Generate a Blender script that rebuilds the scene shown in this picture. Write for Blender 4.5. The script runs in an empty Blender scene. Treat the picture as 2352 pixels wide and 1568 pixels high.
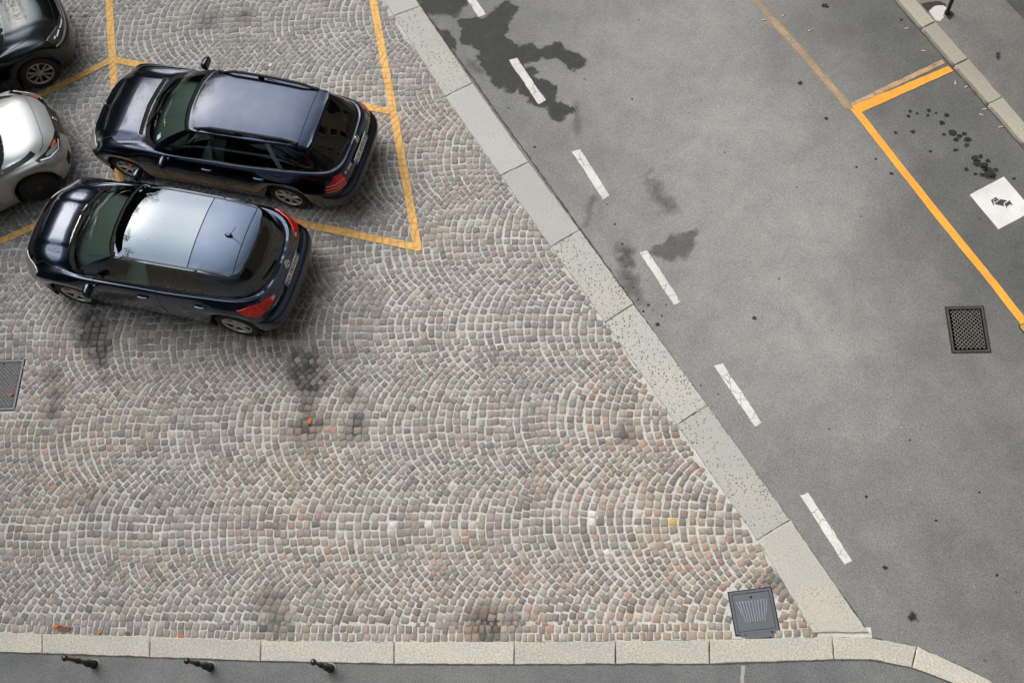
import bpy, bmesh, math, random
import numpy as np
from mathutils import Vector, Matrix, noise
from mathutils.bvhtree import BVHTree
random.seed(7); RNG = np.random.default_rng(11)
sc = bpy.context.scene
COL = sc.collection
PI = math.pi
# ------------------------------------------------------------------ camera
F, TILT, ROLL, H, YAW = 2400.0, 0.413981568, -0.266577419, 13.7136, math.radians(15.22)
def _axes():
    ct, st, cr, sr = math.cos(TILT), math.sin(TILT), math.cos(ROLL), math.sin(ROLL)
    rt, up, fw = np.array([1, 0, 0.]), np.array([0, ct, st]), np.array([0, st, -ct])
    ca, sa = math.cos(YAW), math.sin(YAW)
    Z = np.array([[ca, -sa, 0], [sa, ca, 0], [0, 0, 1.]])
    return Z @ (cr*rt + sr*up), Z @ (-sr*rt + cr*up), Z @ fw
AR, AU, AF = _axes()
def at(x, y, z=0.0):
    """survey point: photo position (2352 wide) -> place on the level z"""
    d = AR*(x-1176)/F + AU*(784-y)/F + AF
    t = (z-H)/d[2]
    return Vector((d[0]*t, d[1]*t, z))
def src(x, y, z=0.0):
    return at(x*2352/4096, y*2352/4096, z)
cam = bpy.data.objects.new('camera', bpy.data.cameras.new('camera')); COL.objects.link(cam)
cam.data.sensor_width = 36; cam.data.lens = 36*F/2352; cam.data.clip_end = 2000; cam.data.clip_start = .05
M = Matrix(((AR[0], AU[0], -AF[0], 0), (AR[1], AU[1], -AF[1], 0), (AR[2], AU[2], -AF[2], H), (0, 0, 0, 1)))
cam.matrix_world = M
sc.camera = cam

# ------------------------------------------------------------------ node helpers
def new_mat(name):
    m = bpy.data.materials.new(name); m.use_nodes = True
    nt = m.node_tree; nt.nodes.clear()
    out = nt.nodes.new('ShaderNodeOutputMaterial')
    return m, nt, out
class NT:
    def __init__(s, name):
        s.m, s.nt, s.out = new_mat(name)
    def n(s, t, ins=None, **kw):
        nd = s.nt.nodes.new('ShaderNode'+t)
        for k, v in kw.items(): setattr(nd, k, v)
        for k, v in (ins or {}).items():
            if isinstance(v, bpy.types.NodeSocket): s.nt.links.new(v, nd.inputs[k])
            else:
                if isinstance(v, tuple) and len(v) == 3 and nd.inputs[k].type == 'RGBA': v = (*v, 1)
                nd.inputs[k].default_value = v
        return nd
    def coord(s, kind='Object'):
        return s.n('TexCoord').outputs[kind]
    def noise(s, scale, detail=3, rough=.5, vec=None, dist=0):
        return s.n('TexNoise', {'Vector': vec or s.coord(), 'Scale': scale, 'Detail': detail, 'Roughness': rough, 'Distortion': dist}).outputs['Fac']
    def vor(s, scale, vec=None, feature='F1'):
        return s.n('TexVoronoi', {'Vector': vec or s.coord(), 'Scale': scale}, feature=feature)
    def ramp(s, fac, *stops):
        r = s.n('ValToRGB', {'Fac': fac}); e = r.color_ramp.elements
        while len(e) < len(stops): e.new(.5)
        for el, (p, c) in zip(e, stops):
            el.position = p; el.color = (*c, 1) if isinstance(c, tuple) else (c, c, c, 1)
        return r.outputs['Color']
    def mix(s, fac, a, b, mode='MIX'):
        nd = s.n('Mix', data_type='RGBA', blend_type=mode)
        for i, v in ((0, fac), (6, a), (7, b)):
            if isinstance(v, bpy.types.NodeSocket): s.nt.links.new(v, nd.inputs[i])
            else: nd.inputs[i].default_value = (*v, 1) if isinstance(v, tuple) else v
        return nd.outputs[2]
    def math(s, op, a, b=0.0, c=None):
        d = {0: a, 1: b}
        if c is not None: d[2] = c
        return s.n('Math', d, operation=op).outputs[0]
    def bump(s, h, strength=.3, dist=.01):
        return s.n('Bump', {'Height': h, 'Strength': strength, 'Distance': dist}).outputs['Normal']
    def bsdf(s, **k):
        ins = {kk.replace('_', ' '): v for kk, v in k.items()}
        b = s.n('BsdfPrincipled', ins)
        s.nt.links.new(b.outputs[0], s.out.inputs[0]); return b
    def attr(s, name):
        return s.n('Attribute', attribute_name=name)
def simple(name, col, rough=.5, metal=0.0, var=0.0, **k):
    t = NT(name)
    c = (*col, 1)
    if var:
        c = t.mix(t.noise(60, 3), tuple(x*(1-var) for x in col), tuple(min(1, x*(1+var)) for x in col))
    kw = dict(Base_Color=c, Roughness=rough, Metallic=metal); kw.update(k)
    t.bsdf(**kw); return t.m

# ------------------------------------------------------------------ materials
def m_asphalt(name, lo, hi, parking=False):
    t = NT(name); co = t.coord()
    big = t.noise(.35, 3, .5, co); mid = t.noise(2.2, 5, .6, co, .5); fine = t.noise(60, 3, .8, co); grain = t.noise(150, 2, .7, co)
    if parking:
        wf = t.math('ADD', t.attr('wear').outputs['Fac'], t.math('MULTIPLY', t.math('SUBTRACT', big, .5), .5))
        c = t.mix(wf, lo, hi)
    else:
        c = t.mix(t.ramp(big, (.3, 0), (.7, 1)), lo, hi)
    c = t.mix(1.0, c, t.ramp(mid, (.3, (.85, .85, .85)), (.72, (1.11, 1.105, 1.085))), 'MULTIPLY')
    c = t.mix(1.0, c, t.ramp(fine, (.30, (.50, .50, .50)), (.5, (1, 1, 1)), (.70, (1.5, 1.5, 1.5))), 'MULTIPLY')
    c = t.mix(1.0, c, t.ramp(grain, (.3, (.68, .68, .68)), (.7, (1.32, 1.32, 1.32))), 'MULTIPLY')
    # sparse dark gum spots and pale grit
    v = t.vor(2.3, co); keep = t.math('GREATER_THAN', t.n('SeparateColor', {'Color': v.outputs['Color']}).outputs[0], .55)
    wob = t.math('MULTIPLY', t.noise(26, 2, .5, co), .07)
    spot = t.math('MULTIPLY', t.math('LESS_THAN', t.math('ADD', v.outputs['Distance'], wob), .085), keep)
    c = t.mix(t.math('MULTIPLY', spot, .55), c, (.035, .037, .04))
    v2 = t.vor(5.1, co); keep2 = t.math('GREATER_THAN', t.n('SeparateColor', {'Color': v2.outputs['Color']}).outputs[1], .72)
    spot2 = t.math('MULTIPLY', t.math('LESS_THAN', t.math('ADD', v2.outputs['Distance'], wob), .085), keep2)
    c = t.mix(t.math('MULTIPLY', spot2, .5), c, (.05, .05, .05))
    v3 = t.vor(4.3, co); keep3 = t.math('GREATER_THAN', t.n('SeparateColor', {'Color': v3.outputs['Color']}).outputs[2], .8)
    spot3 = t.math('MULTIPLY', t.math('LESS_THAN', v3.outputs['Distance'], .03), keep3)
    c = t.mix(t.math('MULTIPLY', spot3, .8), c, (.5, .5, .48))
    t.bsdf(Base_Color=c, Roughness=.85, Normal=t.bump(fine, .35, .004)); return t.m
ASPHALT = m_asphalt('asphalt_road', (.076, .079, .079), (.305, .309, .300), True)
ASPHALT_WALK = m_asphalt('asphalt_pavement', (.118, .126, .131), (.170, .173, .173))
ASPHALT_WALK_R = m_asphalt('asphalt_pavement_grey', (.13, .13, .126), (.19, .186, .18))
ASPHALT_DARK = m_asphalt('asphalt_dark_strip', (.06, .064, .064), (.095, .098, .097))

def m_stone():
    t = NT('porphyry_setts'); a = t.attr('tone').outputs['Color']; co = t.coord()
    n = t.noise(45, 4, .65, co); n2 = t.noise(9, 3, .6, co)
    c = t.mix(1.0, a, t.ramp(n, (.28, (.72, .72, .72)), (.72, (1.25, 1.25, 1.25))), 'MULTIPLY')
    c = t.mix(t.math('MULTIPLY', t.ramp(n2, (.52, 0), (.72, 1)), .22), c, (.36, .345, .325))
    t.bsdf(Base_Color=c, Roughness=.75, Normal=t.bump(n, .3, .004)); return t.m
def m_mortar():
    t = NT('pale_mortar'); co = t.coord(); a = t.attr('tone').outputs['Color']
    n = t.noise(30, 4, .6, co); n2 = t.noise(3, 4, .6, co)
    c = t.mix(1.0, a, t.ramp(n, (.3, (.78, .78, .78)), (.7, (1.15, 1.15, 1.15))), 'MULTIPLY')
    c = t.mix(1.0, c, t.ramp(n2, (.35, (.86, .86, .86)), (.65, (1.06, 1.06, 1.06))), 'MULTIPLY')
    t.bsdf(Base_Color=c, Roughness=.9, Normal=t.bump(n, .4, .006)); return t.m
STONE, MORTAR = m_stone(), m_mortar()

def m_kerb(name, base, warm, pit, grainy=.25, spread=0.0):
    t = NT(name); co = t.coord(); rnd = t.n('ObjectInfo').outputs['Random']
    n = t.noise(1.4, 4, .6, co); g = t.noise(38, 4, .8, co); g2 = t.noise(180, 2, .6, co)
    c = t.mix(t.ramp(n, (.35, 0), (.7, 1)), base, warm)
    c = t.mix(1.0, c, t.ramp(rnd, (0, (.9, .9, .9)), (1, (1.06, 1.06, 1.06))), 'MULTIPLY')
    c = t.mix(1.0, c, t.ramp(g, (.28, (1-grainy,)*3), (.72, (1+grainy*.8,)*3)), 'MULTIPLY')
    c = t.mix(1.0, c, t.ramp(g2, (.3, (.88,)*3), (.7, (1.1,)*3)), 'MULTIPLY')
    wob = t.n('VectorMath', {0: co, 1: t.n('VectorMath', {0: t.n('TexNoise', {'Vector': co, 'Scale': 30.0}).outputs['Color'], 'Scale': .03}, operation='SCALE').outputs[0]}, operation='ADD').outputs[0]
    v = t.vor(27, wob); v2 = t.vor(50, wob); where = t.ramp(t.noise(1.6, 3, .6, co), (.40-.5*spread, .12+.25*spread), (.62-.1*spread, 1))
    kp = t.n('SeparateColor', {'Color': v.outputs['Color']}); kp2 = t.n('SeparateColor', {'Color': v2.outputs['Color']})
    p1 = t.math('MULTIPLY', t.ramp(t.math('SUBTRACT', v.outputs['Distance'], t.math('MULTIPLY', kp.outputs[1], .16)), (.14, 1), (.24, 0)), t.math('GREATER_THAN', t.math('ADD', kp.outputs[0], t.math('MULTIPLY', where, .6)), .95-.35*spread))
    p2 = t.math('MULTIPLY', t.ramp(v2.outputs['Distance'], (.16, 1), (.26, 0)), t.math('GREATER_THAN', t.math('ADD', kp2.outputs[0], t.math('MULTIPLY', where, .5)), 1.0-.35*spread))
    pits = t.math('MULTIPLY', t.math('MAXIMUM', p1, t.math('MULTIPLY', p2, .7)), where)
    c = t.mix(t.math('MULTIPLY', pits, pit), c, (.085, .085, .072))
    st = t.ramp(t.noise(5, 5, .7, co), (.62, 0), (.78, 1))
    c = t.mix(t.math('MULTIPLY', st, .35), c, (.2, .185, .15))
    t.bsdf(Base_Color=c, Roughness=.85, Normal=t.bump(t.math('SUBTRACT', g, t.math('MULTIPLY', pits, .8)), .45, .006)); return t.m
KERB_A = m_kerb('kerb_grey_granite', (.41, .42, .405), (.46, .455, .425), .28, .2)
KERB_P = m_kerb('kerb_pitted_granite', (.40, .41, .39), (.46, .445, .40), 1.0, .2, .75)
KERB_S = m_kerb('kerb_speckled_granite', (.40, .41, .39), (.46, .445, .40), .9, .2, .35)
KERB_W = m_kerb('kerb_warm_granite', (.45, .44, .40), (.54, .50, .42), .25, .5)
KERB_D = m_kerb('kerb_buff_granite', (.39, .39, .36), (.47, .445, .385), .45, .28)
KERB_R = m_kerb('kerb_far_granite', (.33, .32, .275), (.40, .37, .30), .35, .25)

def m_paint(name, col, dirt=.35, alpha_wear=0.0, crack=.0):
    t = NT(name); co = t.coord()
    n = t.noise(14, 5, .7, co); f = t.noise(90, 3, .7, co); b = t.noise(2.2, 3, .6, co)
    c = t.mix(t.math('MULTIPLY', t.ramp(n, (.5, 0), (.8, 1)), dirt), col, tuple(x*.45 for x in col))
    c = t.mix(1.0, c, t.ramp(b, (.35, (.86,)*3), (.65, (1.05,)*3)), 'MULTIPLY')
    c = t.mix(1.0, c, t.ramp(f, (.3, (.88,)*3), (.7, (1.08,)*3)), 'MULTIPLY')
    # hairline cracks
    cr = t.vor(5.5, t.n('VectorMath', {0: co, 1: t.n('VectorMath', {0: t.n('TexNoise', {'Vector': co, 'Scale': 7.0, 'Detail': 3.0}).outputs['Color'], 'Scale': .12}, operation='SCALE').outputs[0]}, operation='ADD').outputs[0], 'DISTANCE_TO_EDGE')
    crk = t.math('MULTIPLY', t.math('LESS_THAN', cr.outputs['Distance'], crack), t.ramp(t.noise(3, 2, .5, co), (.46, 0), (.54, .85)))
    c = t.mix(crk, c, (.16, .15, .13))
    c = t.mix(t.math('MULTIPLY', t.attr('joint').outputs['Fac'], .38), c, tuple(x*.45 for x in col))
    b_ = t.bsdf(Base_Color=c, Roughness=.7, Normal=t.bump(f, .3, .004))
    if alpha_wear:
        w = t.ramp(t.math('ADD', t.math('MULTIPLY', t.noise(40, 4, .75, co), .6), t.math('MULTIPLY', t.noise(4, 4, .6, co), .4)), (.44, alpha_wear), (.66, .30))
        al = t.math('MULTIPLY', w, t.attr('fade').outputs['Fac'])
        t.nt.links.new(al, b_.inputs['Alpha'])
    return t.m
YELLOW = m_paint('yellow_road_paint', (.82, .37, .04), .25)
YELLOW_SETT = m_paint('yellow_paint_on_setts', (.78, .45, .13), .36)
YELLOW_OLD = m_paint('worn_yellow_paint', (.56, .37, .21), .3, .95)
YELLOW_OLD2 = m_paint('ghost_yellow_paint', (.52, .37, .22), .3, .85)
WHITE = m_paint('white_road_paint', (.64, .635, .61), .45, crack=.022)
WHITE2 = m_paint('white_panel_paint', (.68, .68, .665), .14, crack=.0)
BLACKP = simple('black_stencil_paint', (.035, .042, .04), .7, var=.3)

def m_stain(name, col, dens, edge=(.42, .52), rough=.6, scale=7):
    t = NT(name); co = t.coord()
    n = t.noise(scale, 6, .7, co); f = t.noise(60, 3, .8, co)
    a = t.attr('fade').outputs['Fac']
    v = t.math('ADD', a, t.math('MULTIPLY', t.math('SUBTRACT', n, .5), .7))
    al = t.math('MULTIPLY', t.math('MULTIPLY', t.ramp(v, (edge[0], 0), (edge[1], 1)), dens), t.ramp(t.noise(3.2, 5, .65, co), (.32, .70), (.62, 1)))
    c = t.mix(1.0, (*col,), t.ramp(f, (.3, (.55,)*3), (.7, (1.5,)*3)), 'MULTIPLY')
    t.bsdf(Base_Color=c, Roughness=rough, Alpha=al, Specular_IOR_Level=.2); return t.m
WET = m_stain('wet_asphalt', (.040, .041, .040), .90, (.28, .72), .55, 11)
DAMP = m_stain('damp_asphalt', (.10, .098, .092), .60, (.2, .8))
OIL = m_stain('oil_on_asphalt', (.022, .024, .024), .85, (.3, .6), .5, 22)
SCUFF = m_stain('scuffed_asphalt', (.06, .06, .06), .40, (.2, .95), .8, 30)
PALE = m_stain('bleached_asphalt', (.30, .295, .285), .38, (.2, 1.0), .8, 4)

def m_paint_car(name, col, metal, rough, coat=1.0, coat_ior=1.7, flake=.15):
    t = NT(name); co = t.coord()
    f = t.noise(900, 1, .5, co)
    c = t.mix(1.0, (*col,), t.ramp(f, (.35, (1-flake,)*3), (.65, (1+flake,)*3)), 'MULTIPLY')
    dust = t.ramp(t.noise(3.5, 5, .65, co), (.45, 0), (.8, 1))
    c = t.mix(t.math('MULTIPLY', dust, .03), c, (.4, .38, .35))
    t.bsdf(Base_Color=c, Metallic=metal, Roughness=rough, Coat_Weight=coat, Coat_IOR=coat_ior, Coat_Roughness=.035); return t.m
NAVY_M = m_paint_car('dark_navy_metallic', (.022, .030, .050), .95, .22, 1.0, 1.26)
NAVY_Q = m_paint_car('blue_black_metallic', (.031, .045, .072), .95, .20, 1.0, 1.32)
BLACK_V = m_paint_car('deep_black_metallic', (.022, .030, .033), .95, .22, 1.0, 1.34)
SILVER = m_paint_car('white_silver_metallic', (.42, .43, .425), .35, .42, .8, 1.5)
def m_glass(name, tint, ior=1.5, rough=.0):
    t = NT(name)
    fr = t.n('Fresnel', {'IOR': ior}).outputs[0]
    g = t.n('BsdfGlossy', {'Color': (.95, 1, .98, 1), 'Roughness': rough}).outputs[0]
    tr = t.n('BsdfTransparent', {'Color': (*tint, 1)}).outputs[0]
    mx = t.n('MixShader', {0: fr, 1: tr, 2: g}).outputs[0]
    t.nt.links.new(mx, t.out.inputs[0]); return t.m
GLASS = m_glass('green_tinted_glass', (.70, .82, .77), 1.65)
GLASS_D = m_glass('dark_privacy_glass', (.055, .07, .068), 1.65)
GLASS_S = m_glass('side_glass', (.22, .29, .28), 1.6)
GLASS_CLEAR = m_glass('clear_lens', (.85, .88, .88), 1.5)
def m_roofglass():
    t = NT('panoramic_roof_glass'); co = t.coord()
    v = t.vor(9, co); k = t.math('GREATER_THAN', t.n('SeparateColor', {'Color': v.outputs['Color']}).outputs[0], .6)
    sp = t.math('MULTIPLY', t.math('LESS_THAN', v.outputs['Distance'], .07), k)
    c = t.mix(t.math('MULTIPLY', sp, .5), (.046, .069, .092), (.025, .025, .025))
    t.bsdf(Base_Color=c, Metallic=1.0, Roughness=t.math('ADD', .02, t.math('MULTIPLY', sp, .4)), Coat_Weight=1.0, Coat_IOR=1.3, Coat_Roughness=.01); return t.m
ROOFGLASS = m_roofglass()
BLACKTRIM = simple('black_plastic_trim', (.018, .019, .020), .6, var=.2, Specular_IOR_Level=.2)
GLOSSBLACK = simple('gloss_black_trim', (.012, .013, .014), .12)
SEAM = simple('panel_gap', (.006, .006, .007), .8)
RUBBER = simple('tyre_rubber', (.022, .022, .022), .8, var=.25)
UNDER = simple('underbody_black', (.008, .008, .008), .9)
CHROME = simple('chrome', (.75, .76, .77), .12, 1.0)
ALLOY = simple('silver_alloy', (.66, .65, .62), .42, .6, var=.08)
ALLOY_DK = simple('dark_wheel_metal', (.045, .045, .045), .5, .5)
STEELBLK = simple('black_steel_wheel', (.014, .014, .014), .5)
CLOTH = simple('grey_seat_cloth', (.16, .185, .175), .9, var=.2)
DASH = simple('dashboard_plastic', (.07, .085, .08), .7, var=.2)
RAILGREY = simple('grey_roof_channel', (.035, .04, .044), .5)
def m_lamp(name, col, dark, hi):
    t = NT(name); co = t.coord()
    n = t.noise(7, 2, .5, co, .6); w = t.n('TexWave', {'Vector': co, 'Scale': 18.0, 'Distortion': .6}).outputs['Fac']
    c = t.mix(t.ramp(n, (.35, 0), (.62, 1)), dark, col); c = t.mix(t.math('MULTIPLY', w, .22), c, dark)
    c = t.mix(t.ramp(t.noise(11, 2, .5, co, 1.0), (.60, 0), (.70, .7)), c, hi)  # pinkish highlights painted into the lens colour
    t.bsdf(Base_Color=c, Roughness=.3, Specular_IOR_Level=.3); return t.m
REDLAMP = m_lamp('red_lamp_lens', (.80, .022, .014), (.36, .008, .008), (.88, .16, .12))
REDDARK = m_lamp('dark_red_lens', (.22, .008, .008), (.12, .006, .006), (.34, .03, .025))
LAMPBAND = simple('pale_lamp_band', (.62, .45, .44), .25)
AMBER = simple('amber_lens', (.65, .11, .02), .3, Coat_Weight=1.0)
HEADLAMP = simple('headlamp_reflector', (.26, .27, .27), .3, .4, Coat_Weight=.4)
COWL = simple('matte_black_cowl', (.016, .017, .018), .85, Specular_IOR_Level=.15)
DIVIDER = simple('grey_window_divider', (.10, .13, .125), .5)
DRL = simple('white_light_guide', (.85, .87, .88), .3)
PLATE = simple('plate_white', (.68, .68, .66), .45)
PLATEBLUE = simple('plate_blue', (.02, .14, .42), .4)
INK = simple('plate_ink', (.015, .015, .015), .5)
BADGE = simple('badge_silver', (.8, .81, .82), .22, 1.0)
STICKER = simple('parking_sticker', (.42, .60, .60), .6)
IRON = simple('cast_iron', (.085, .086, .09), .5, .55, var=.25)
IRON_B = simple('blue_grey_cast_iron', (.115, .122, .138), .45, .45, var=.25)
def m_ironcover(name, col, wear):
    t = NT(name); co = t.coord()
    n = t.noise(18, 4, .6, co); a = t.noise(4, 3, .6, co)
    c = t.mix(t.ramp(n, (.35, 0), (.7, 1)), col, wear)
    c = t.mix(t.math('MULTIPLY', t.ramp(a, (.5, 0), (.7, 1)), .5), c, (.11, .085, .06))
    t.bsdf(Base_Color=c, Roughness=.55, Metallic=.4, Normal=t.bump(n, .3, .003)); return t.m
COVER = m_ironcover('worn_iron_cover', (.050, .048, .045), (.085, .08, .07))
COVER_RIB = m_ironcover('worn_iron_ribs', (.115, .11, .098), (.19, .18, .155))
COVER_L = m_ironcover('dark_iron_cover', (.045, .047, .052), (.075, .075, .08))
COVER_LR = m_ironcover('polished_studs', (.20, .20, .205), (.32, .32, .32))
BOLLARD_M = simple('bollard_black_iron', (.022, .020, .020), .42, .3, var=.3)
BOLLARD_TOP = simple('bollard_worn_ball', (.055, .03, .028), .2, .45, Coat_Weight=.6)
POLE_M = simple('dark_green_pole', (.018, .030, .027), .4, .4)
CEMENT = simple('white_cement', (.55, .53, .50), .9, var=.25)
LEAF_O = simple('orange_leaf', (.50, .135, .035), .7, var=.35)
LEAF_B = simple('brown_leaf', (.20, .065, .03), .8, var=.35)
PAPER = simple('white_paper_litter', (.72, .71, .68), .8, var=.1)
FILTER_M = simple('tan_filter', (.62, .36, .17), .9, var=.2)

# ------------------------------------------------------------------ object helpers
def tag(o, label=None, cat=None, group=None, kind=None):
    if label: o['label'] = label
    if cat: o['category'] = cat
    if group: o['group'] = group
    if kind: o['kind'] = kind
    return o
def mesh(name, vs, fs, mat, parent=None, smooth=False):
    me = bpy.data.meshes.new(name); me.from_pydata([tuple(v) for v in vs], [], [tuple(f) for f in fs]); me.update()
    if mat: me.materials.append(mat)
    if smooth and len(me.polygons): me.polygons.foreach_set('use_smooth', [True]*len(me.polygons))
    o = bpy.data.objects.new(name, me); COL.objects.link(o)
    if parent: o.parent = parent
    return o
def from_bm(name, bm, mat, parent=None, smooth=False, angle=None):
    me = bpy.data.meshes.new(name); bm.to_mesh(me); bm.free()
    if mat: me.materials.append(mat)
    if smooth and len(me.polygons):
        me.polygons.foreach_set('use_smooth', [True]*len(me.polygons))
        if angle: me.set_sharp_from_angle(angle=math.radians(angle))
    o = bpy.data.objects.new(name, me); COL.objects.link(o)
    if parent: o.parent = parent
    return o
def empty(name, loc=(0, 0, 0), rz=0):
    o = bpy.data.objects.new(name, None); COL.objects.link(o); o.location = loc; o.rotation_euler = (0, 0, rz)
    o.empty_display_size = .2
    return o
class MB:
    def __init__(s): s.v = []; s.f = []
    def add(s, vs, fs):
        b = len(s.v); s.v += [tuple(v) for v in vs]; s.f += [tuple(b+i for i in f) for f in fs]
    def box(s, c, d, rz=0, taper=1.0):
        cx, cy, cz = c; dx, dy, dz = (q/2 for q in d); ca, sa = math.cos(rz), math.sin(rz); vs = []
        for z, k in ((-dz, 1), (dz, taper)):
            for x, y in ((-dx, -dy), (dx, -dy), (dx, dy), (-dx, dy)):
                x *= k; y *= k; vs.append((cx+x*ca-y*sa, cy+x*sa+y*ca, cz+z))
        s.add(vs, [(3, 2, 1, 0), (4, 5, 6, 7), (0, 1, 5, 4), (1, 2, 6, 5), (2, 3, 7, 6), (3, 0, 4, 7)])
    def lathe(s, prof, c=(0, 0, 0), axis='z', seg=24, close=True):
        vs = []
        for r, h in prof:
            for k in range(seg):
                a = 2*PI*k/seg; x, y = r*math.cos(a), r*math.sin(a)
                p = {'z': (x, y, h), 'y': (x, h, y), 'x': (h, x, y)}[axis]
                vs.append((c[0]+p[0], c[1]+p[1], c[2]+p[2]))
        fs = []
        for i in range(len(prof)-1):
            for k in range(seg):
                a, b = i*seg+k, i*seg+(k+1) % seg
                fs.append((a, b, b+seg, a+seg) if axis != 'y' else (a, a+seg, b+seg, b))
        s.add(vs, fs)
        if close:
            n = len(prof)-1; base = len(s.v)-len(vs)
            s.f.append(tuple(base+n*seg+k for k in range(seg))); s.f.append(tuple(base+k for k in reversed(range(seg))))
    def tube(s, pts, r, seg=8):
        pts = [Vector(p) for p in pts]; rs = r if isinstance(r, (list, tuple)) else [r]*len(pts)
        vs = []
        for i, p in enumerate(pts):
            d = (pts[min(i+1, len(pts)-1)]-pts[max(i-1, 0)]).normalized()
            u = d.orthogonal().normalized() if i == 0 else (u-d*u.dot(d)).normalized()
            w = d.cross(u)
            for k in range(seg):
                a = 2*PI*k/seg; vs.append(p+(u*math.cos(a)+w*math.sin(a))*rs[i])
        n = len(pts)
        fs = [(i*seg+k, i*seg+(k+1) % seg, (i+1)*seg+(k+1) % seg, (i+1)*seg+k) for i in range(n-1) for k in range(seg)]
        fs += [tuple(reversed(range(seg))), tuple((n-1)*seg+k for k in range(seg))]
        s.add(vs, fs)
    def sup(s, c, d, e=.5, nu=16, nv=10, fn=None):
        """superellipsoid"""
        sg = lambda x, p: math.copysign(abs(x)**p, x)
        vs = []
        for i in range(nv+1):
            ph = -PI/2+PI*i/nv
            for k in range(nu):
                th = 2*PI*k/nu
                p = Vector((d[0]/2*sg(math.cos(ph), e)*sg(math.cos(th), e), d[1]/2*sg(math.cos(ph), e)*sg(math.sin(th), e), d[2]/2*sg(math.sin(ph), e)))
                if fn: p = fn(p)
                vs.append(p+Vector(c))
        fs = [(i*nu+k, i*nu+(k+1) % nu, (i+1)*nu+(k+1) % nu, (i+1)*nu+k) for i in range(nv) for k in range(nu)]
        s.add(vs, fs)
    def make(s, name, mat, parent=None, smooth=False):
        o = mesh(name, s.v, s.f, mat, parent, smooth)
        return o
def clean(o, angle=40):
    bm = bmesh.new(); bm.from_mesh(o.data); bmesh.ops.remove_doubles(bm, verts=bm.verts, dist=1e-5)
    bmesh.ops.dissolve_degenerate(bm, dist=1e-6, edges=bm.edges)
    bmesh.ops.recalc_face_normals(bm, faces=bm.faces); bm.to_mesh(o.data); bm.free()
    o.data.polygons.foreach_set('use_smooth', [True]*len(o.data.polygons)); o.data.set_sharp_from_angle(angle=math.radians(angle))
    return o
def text_mesh(s, size=1.0):
    cu = bpy.data.curves.new('t', 'FONT'); cu.body = s; cu.size = size; cu.align_x = 'CENTER'; cu.align_y = 'CENTER'; cu.offset = .012*size
    ob = bpy.data.objects.new('t', cu); COL.objects.link(ob)
    dg = bpy.context.evaluated_depsgraph_get()
    me = bpy.data.meshes.new_from_object(ob.evaluated_get(dg)); vs = [v.co.copy() for v in me.vertices]; fs = [tuple(p.vertices) for p in me.polygons]
    bpy.data.objects.remove(ob); bpy.data.curves.remove(cu); bpy.data.meshes.remove(me)
    return vs, fs
def fbm(x, y, s=1.0, seed=0.0, oct=3):
    return noise.fractal(Vector((x*s+seed, y*s-seed, seed*1.7)), .6, 2.1, oct)
# ================================================================== THE GROUND
Z_ROAD, Z_DK, Z_PAVE, Z_RK = -.02, .02, .09, .06
# big base sheet under everything, out to the horizon
tag(mesh('ground', [(-400, -400, -.14), (400, -400, -.14), (400, 400, -.14), (-400, 400, -.14)], [(0, 1, 2, 3)], ASPHALT_DARK), kind='structure')
KD = (Vector((2.286, 1.801)) - Vector((-3.981, 12.144))).normalized()      # run of the diagonal kerb
KN = Vector((-KD.y, KD.x))                                                   # towards the road
KP = Vector((-1.002, 7.336))
def kside(x, y): return (Vector((x, y))-KP).dot(KN)                          # >0 : right of the kerb's paved edge

# --- road, worn lighter along the travelled line
WEAR = [(1600,60,.8),(1500,200,.7),(1700,300,.9),(1850,500,.92),(1700,650,.8),(1800,800,.85),(2000,950,.72),(2050,700,.5),(1950,400,.62),(1900,150,.5),(2000,100,.10),(2100,60,.06),(2150,400,.05),(2250,550,.08),(2300,650,.08),(2080,250,.08),(2200,900,.42),(2100,1100,.5),(2250,1250,.36),(2000,1350,.42),(2100,1500,.36),(1800,1050,.55),(1650,900,.62),(1900,1200,.5),(1500,750,.62),(1400,450,.62),(1300,300,.55),(1150,100,.42),(2340,1000,.2),(2330,1450,.3),(1450,0,.62),(1900,800,.8),(2080,560,.26),(2180,760,.25)]
WP = np.array([list(at(a, b, Z_ROAD)[:2])+[c] for a, b, c in WEAR])
def wear_at(P):
    d2 = ((P[:, None, :]-WP[None, :, :2])**2).sum(2)+.15
    w = d2**-1.7
    return (w*WP[None, :, 2]).sum(1)/w.sum(1)
def grid_sheet(name, x0, x1, y0, y1, step, inside, z, mat):
    xs = np.arange(x0, x1+step, step); ys = np.arange(y0, y1+step, step)
    X, Y = np.meshgrid(xs, ys); n = len(xs)
    vs = np.stack([X.ravel(), Y.ravel(), np.full(X.size, z)], 1)
    fs = []
    for j in range(len(ys)-1):
        for i in range(n-1):
            if inside(xs[i]+step/2, ys[j]+step/2): fs.append((j*n+i, j*n+i+1, (j+1)*n+i+1, (j+1)*n+i))
    o = mesh(name, vs, fs, mat); 
    bm = bmesh.new(); bm.from_mesh(o.data); bmesh.ops.delete(bm, geom=[v for v in bm.verts if not v.link_faces], context='VERTS'); bm.to_mesh(o.data); bm.free()
    return o
def set_attr(o, name, vals):
    a = o.data.attributes.new(name, 'FLOAT', 'POINT'); a.data.foreach_set('value', np.asarray(vals, dtype=np.float32))
def coords(o):
    c = np.zeros(len(o.data.vertices)*3); o.data.vertices.foreach_get('co', c); return c.reshape(-1, 3)
road = grid_sheet('road', -32, 30, -12, 48, .5, lambda x, y: kside(x, y) > -.25, Z_ROAD, ASPHALT)
set_attr(road, 'wear', wear_at(coords(road)[:, :2])); tag(road, kind='structure')

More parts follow.
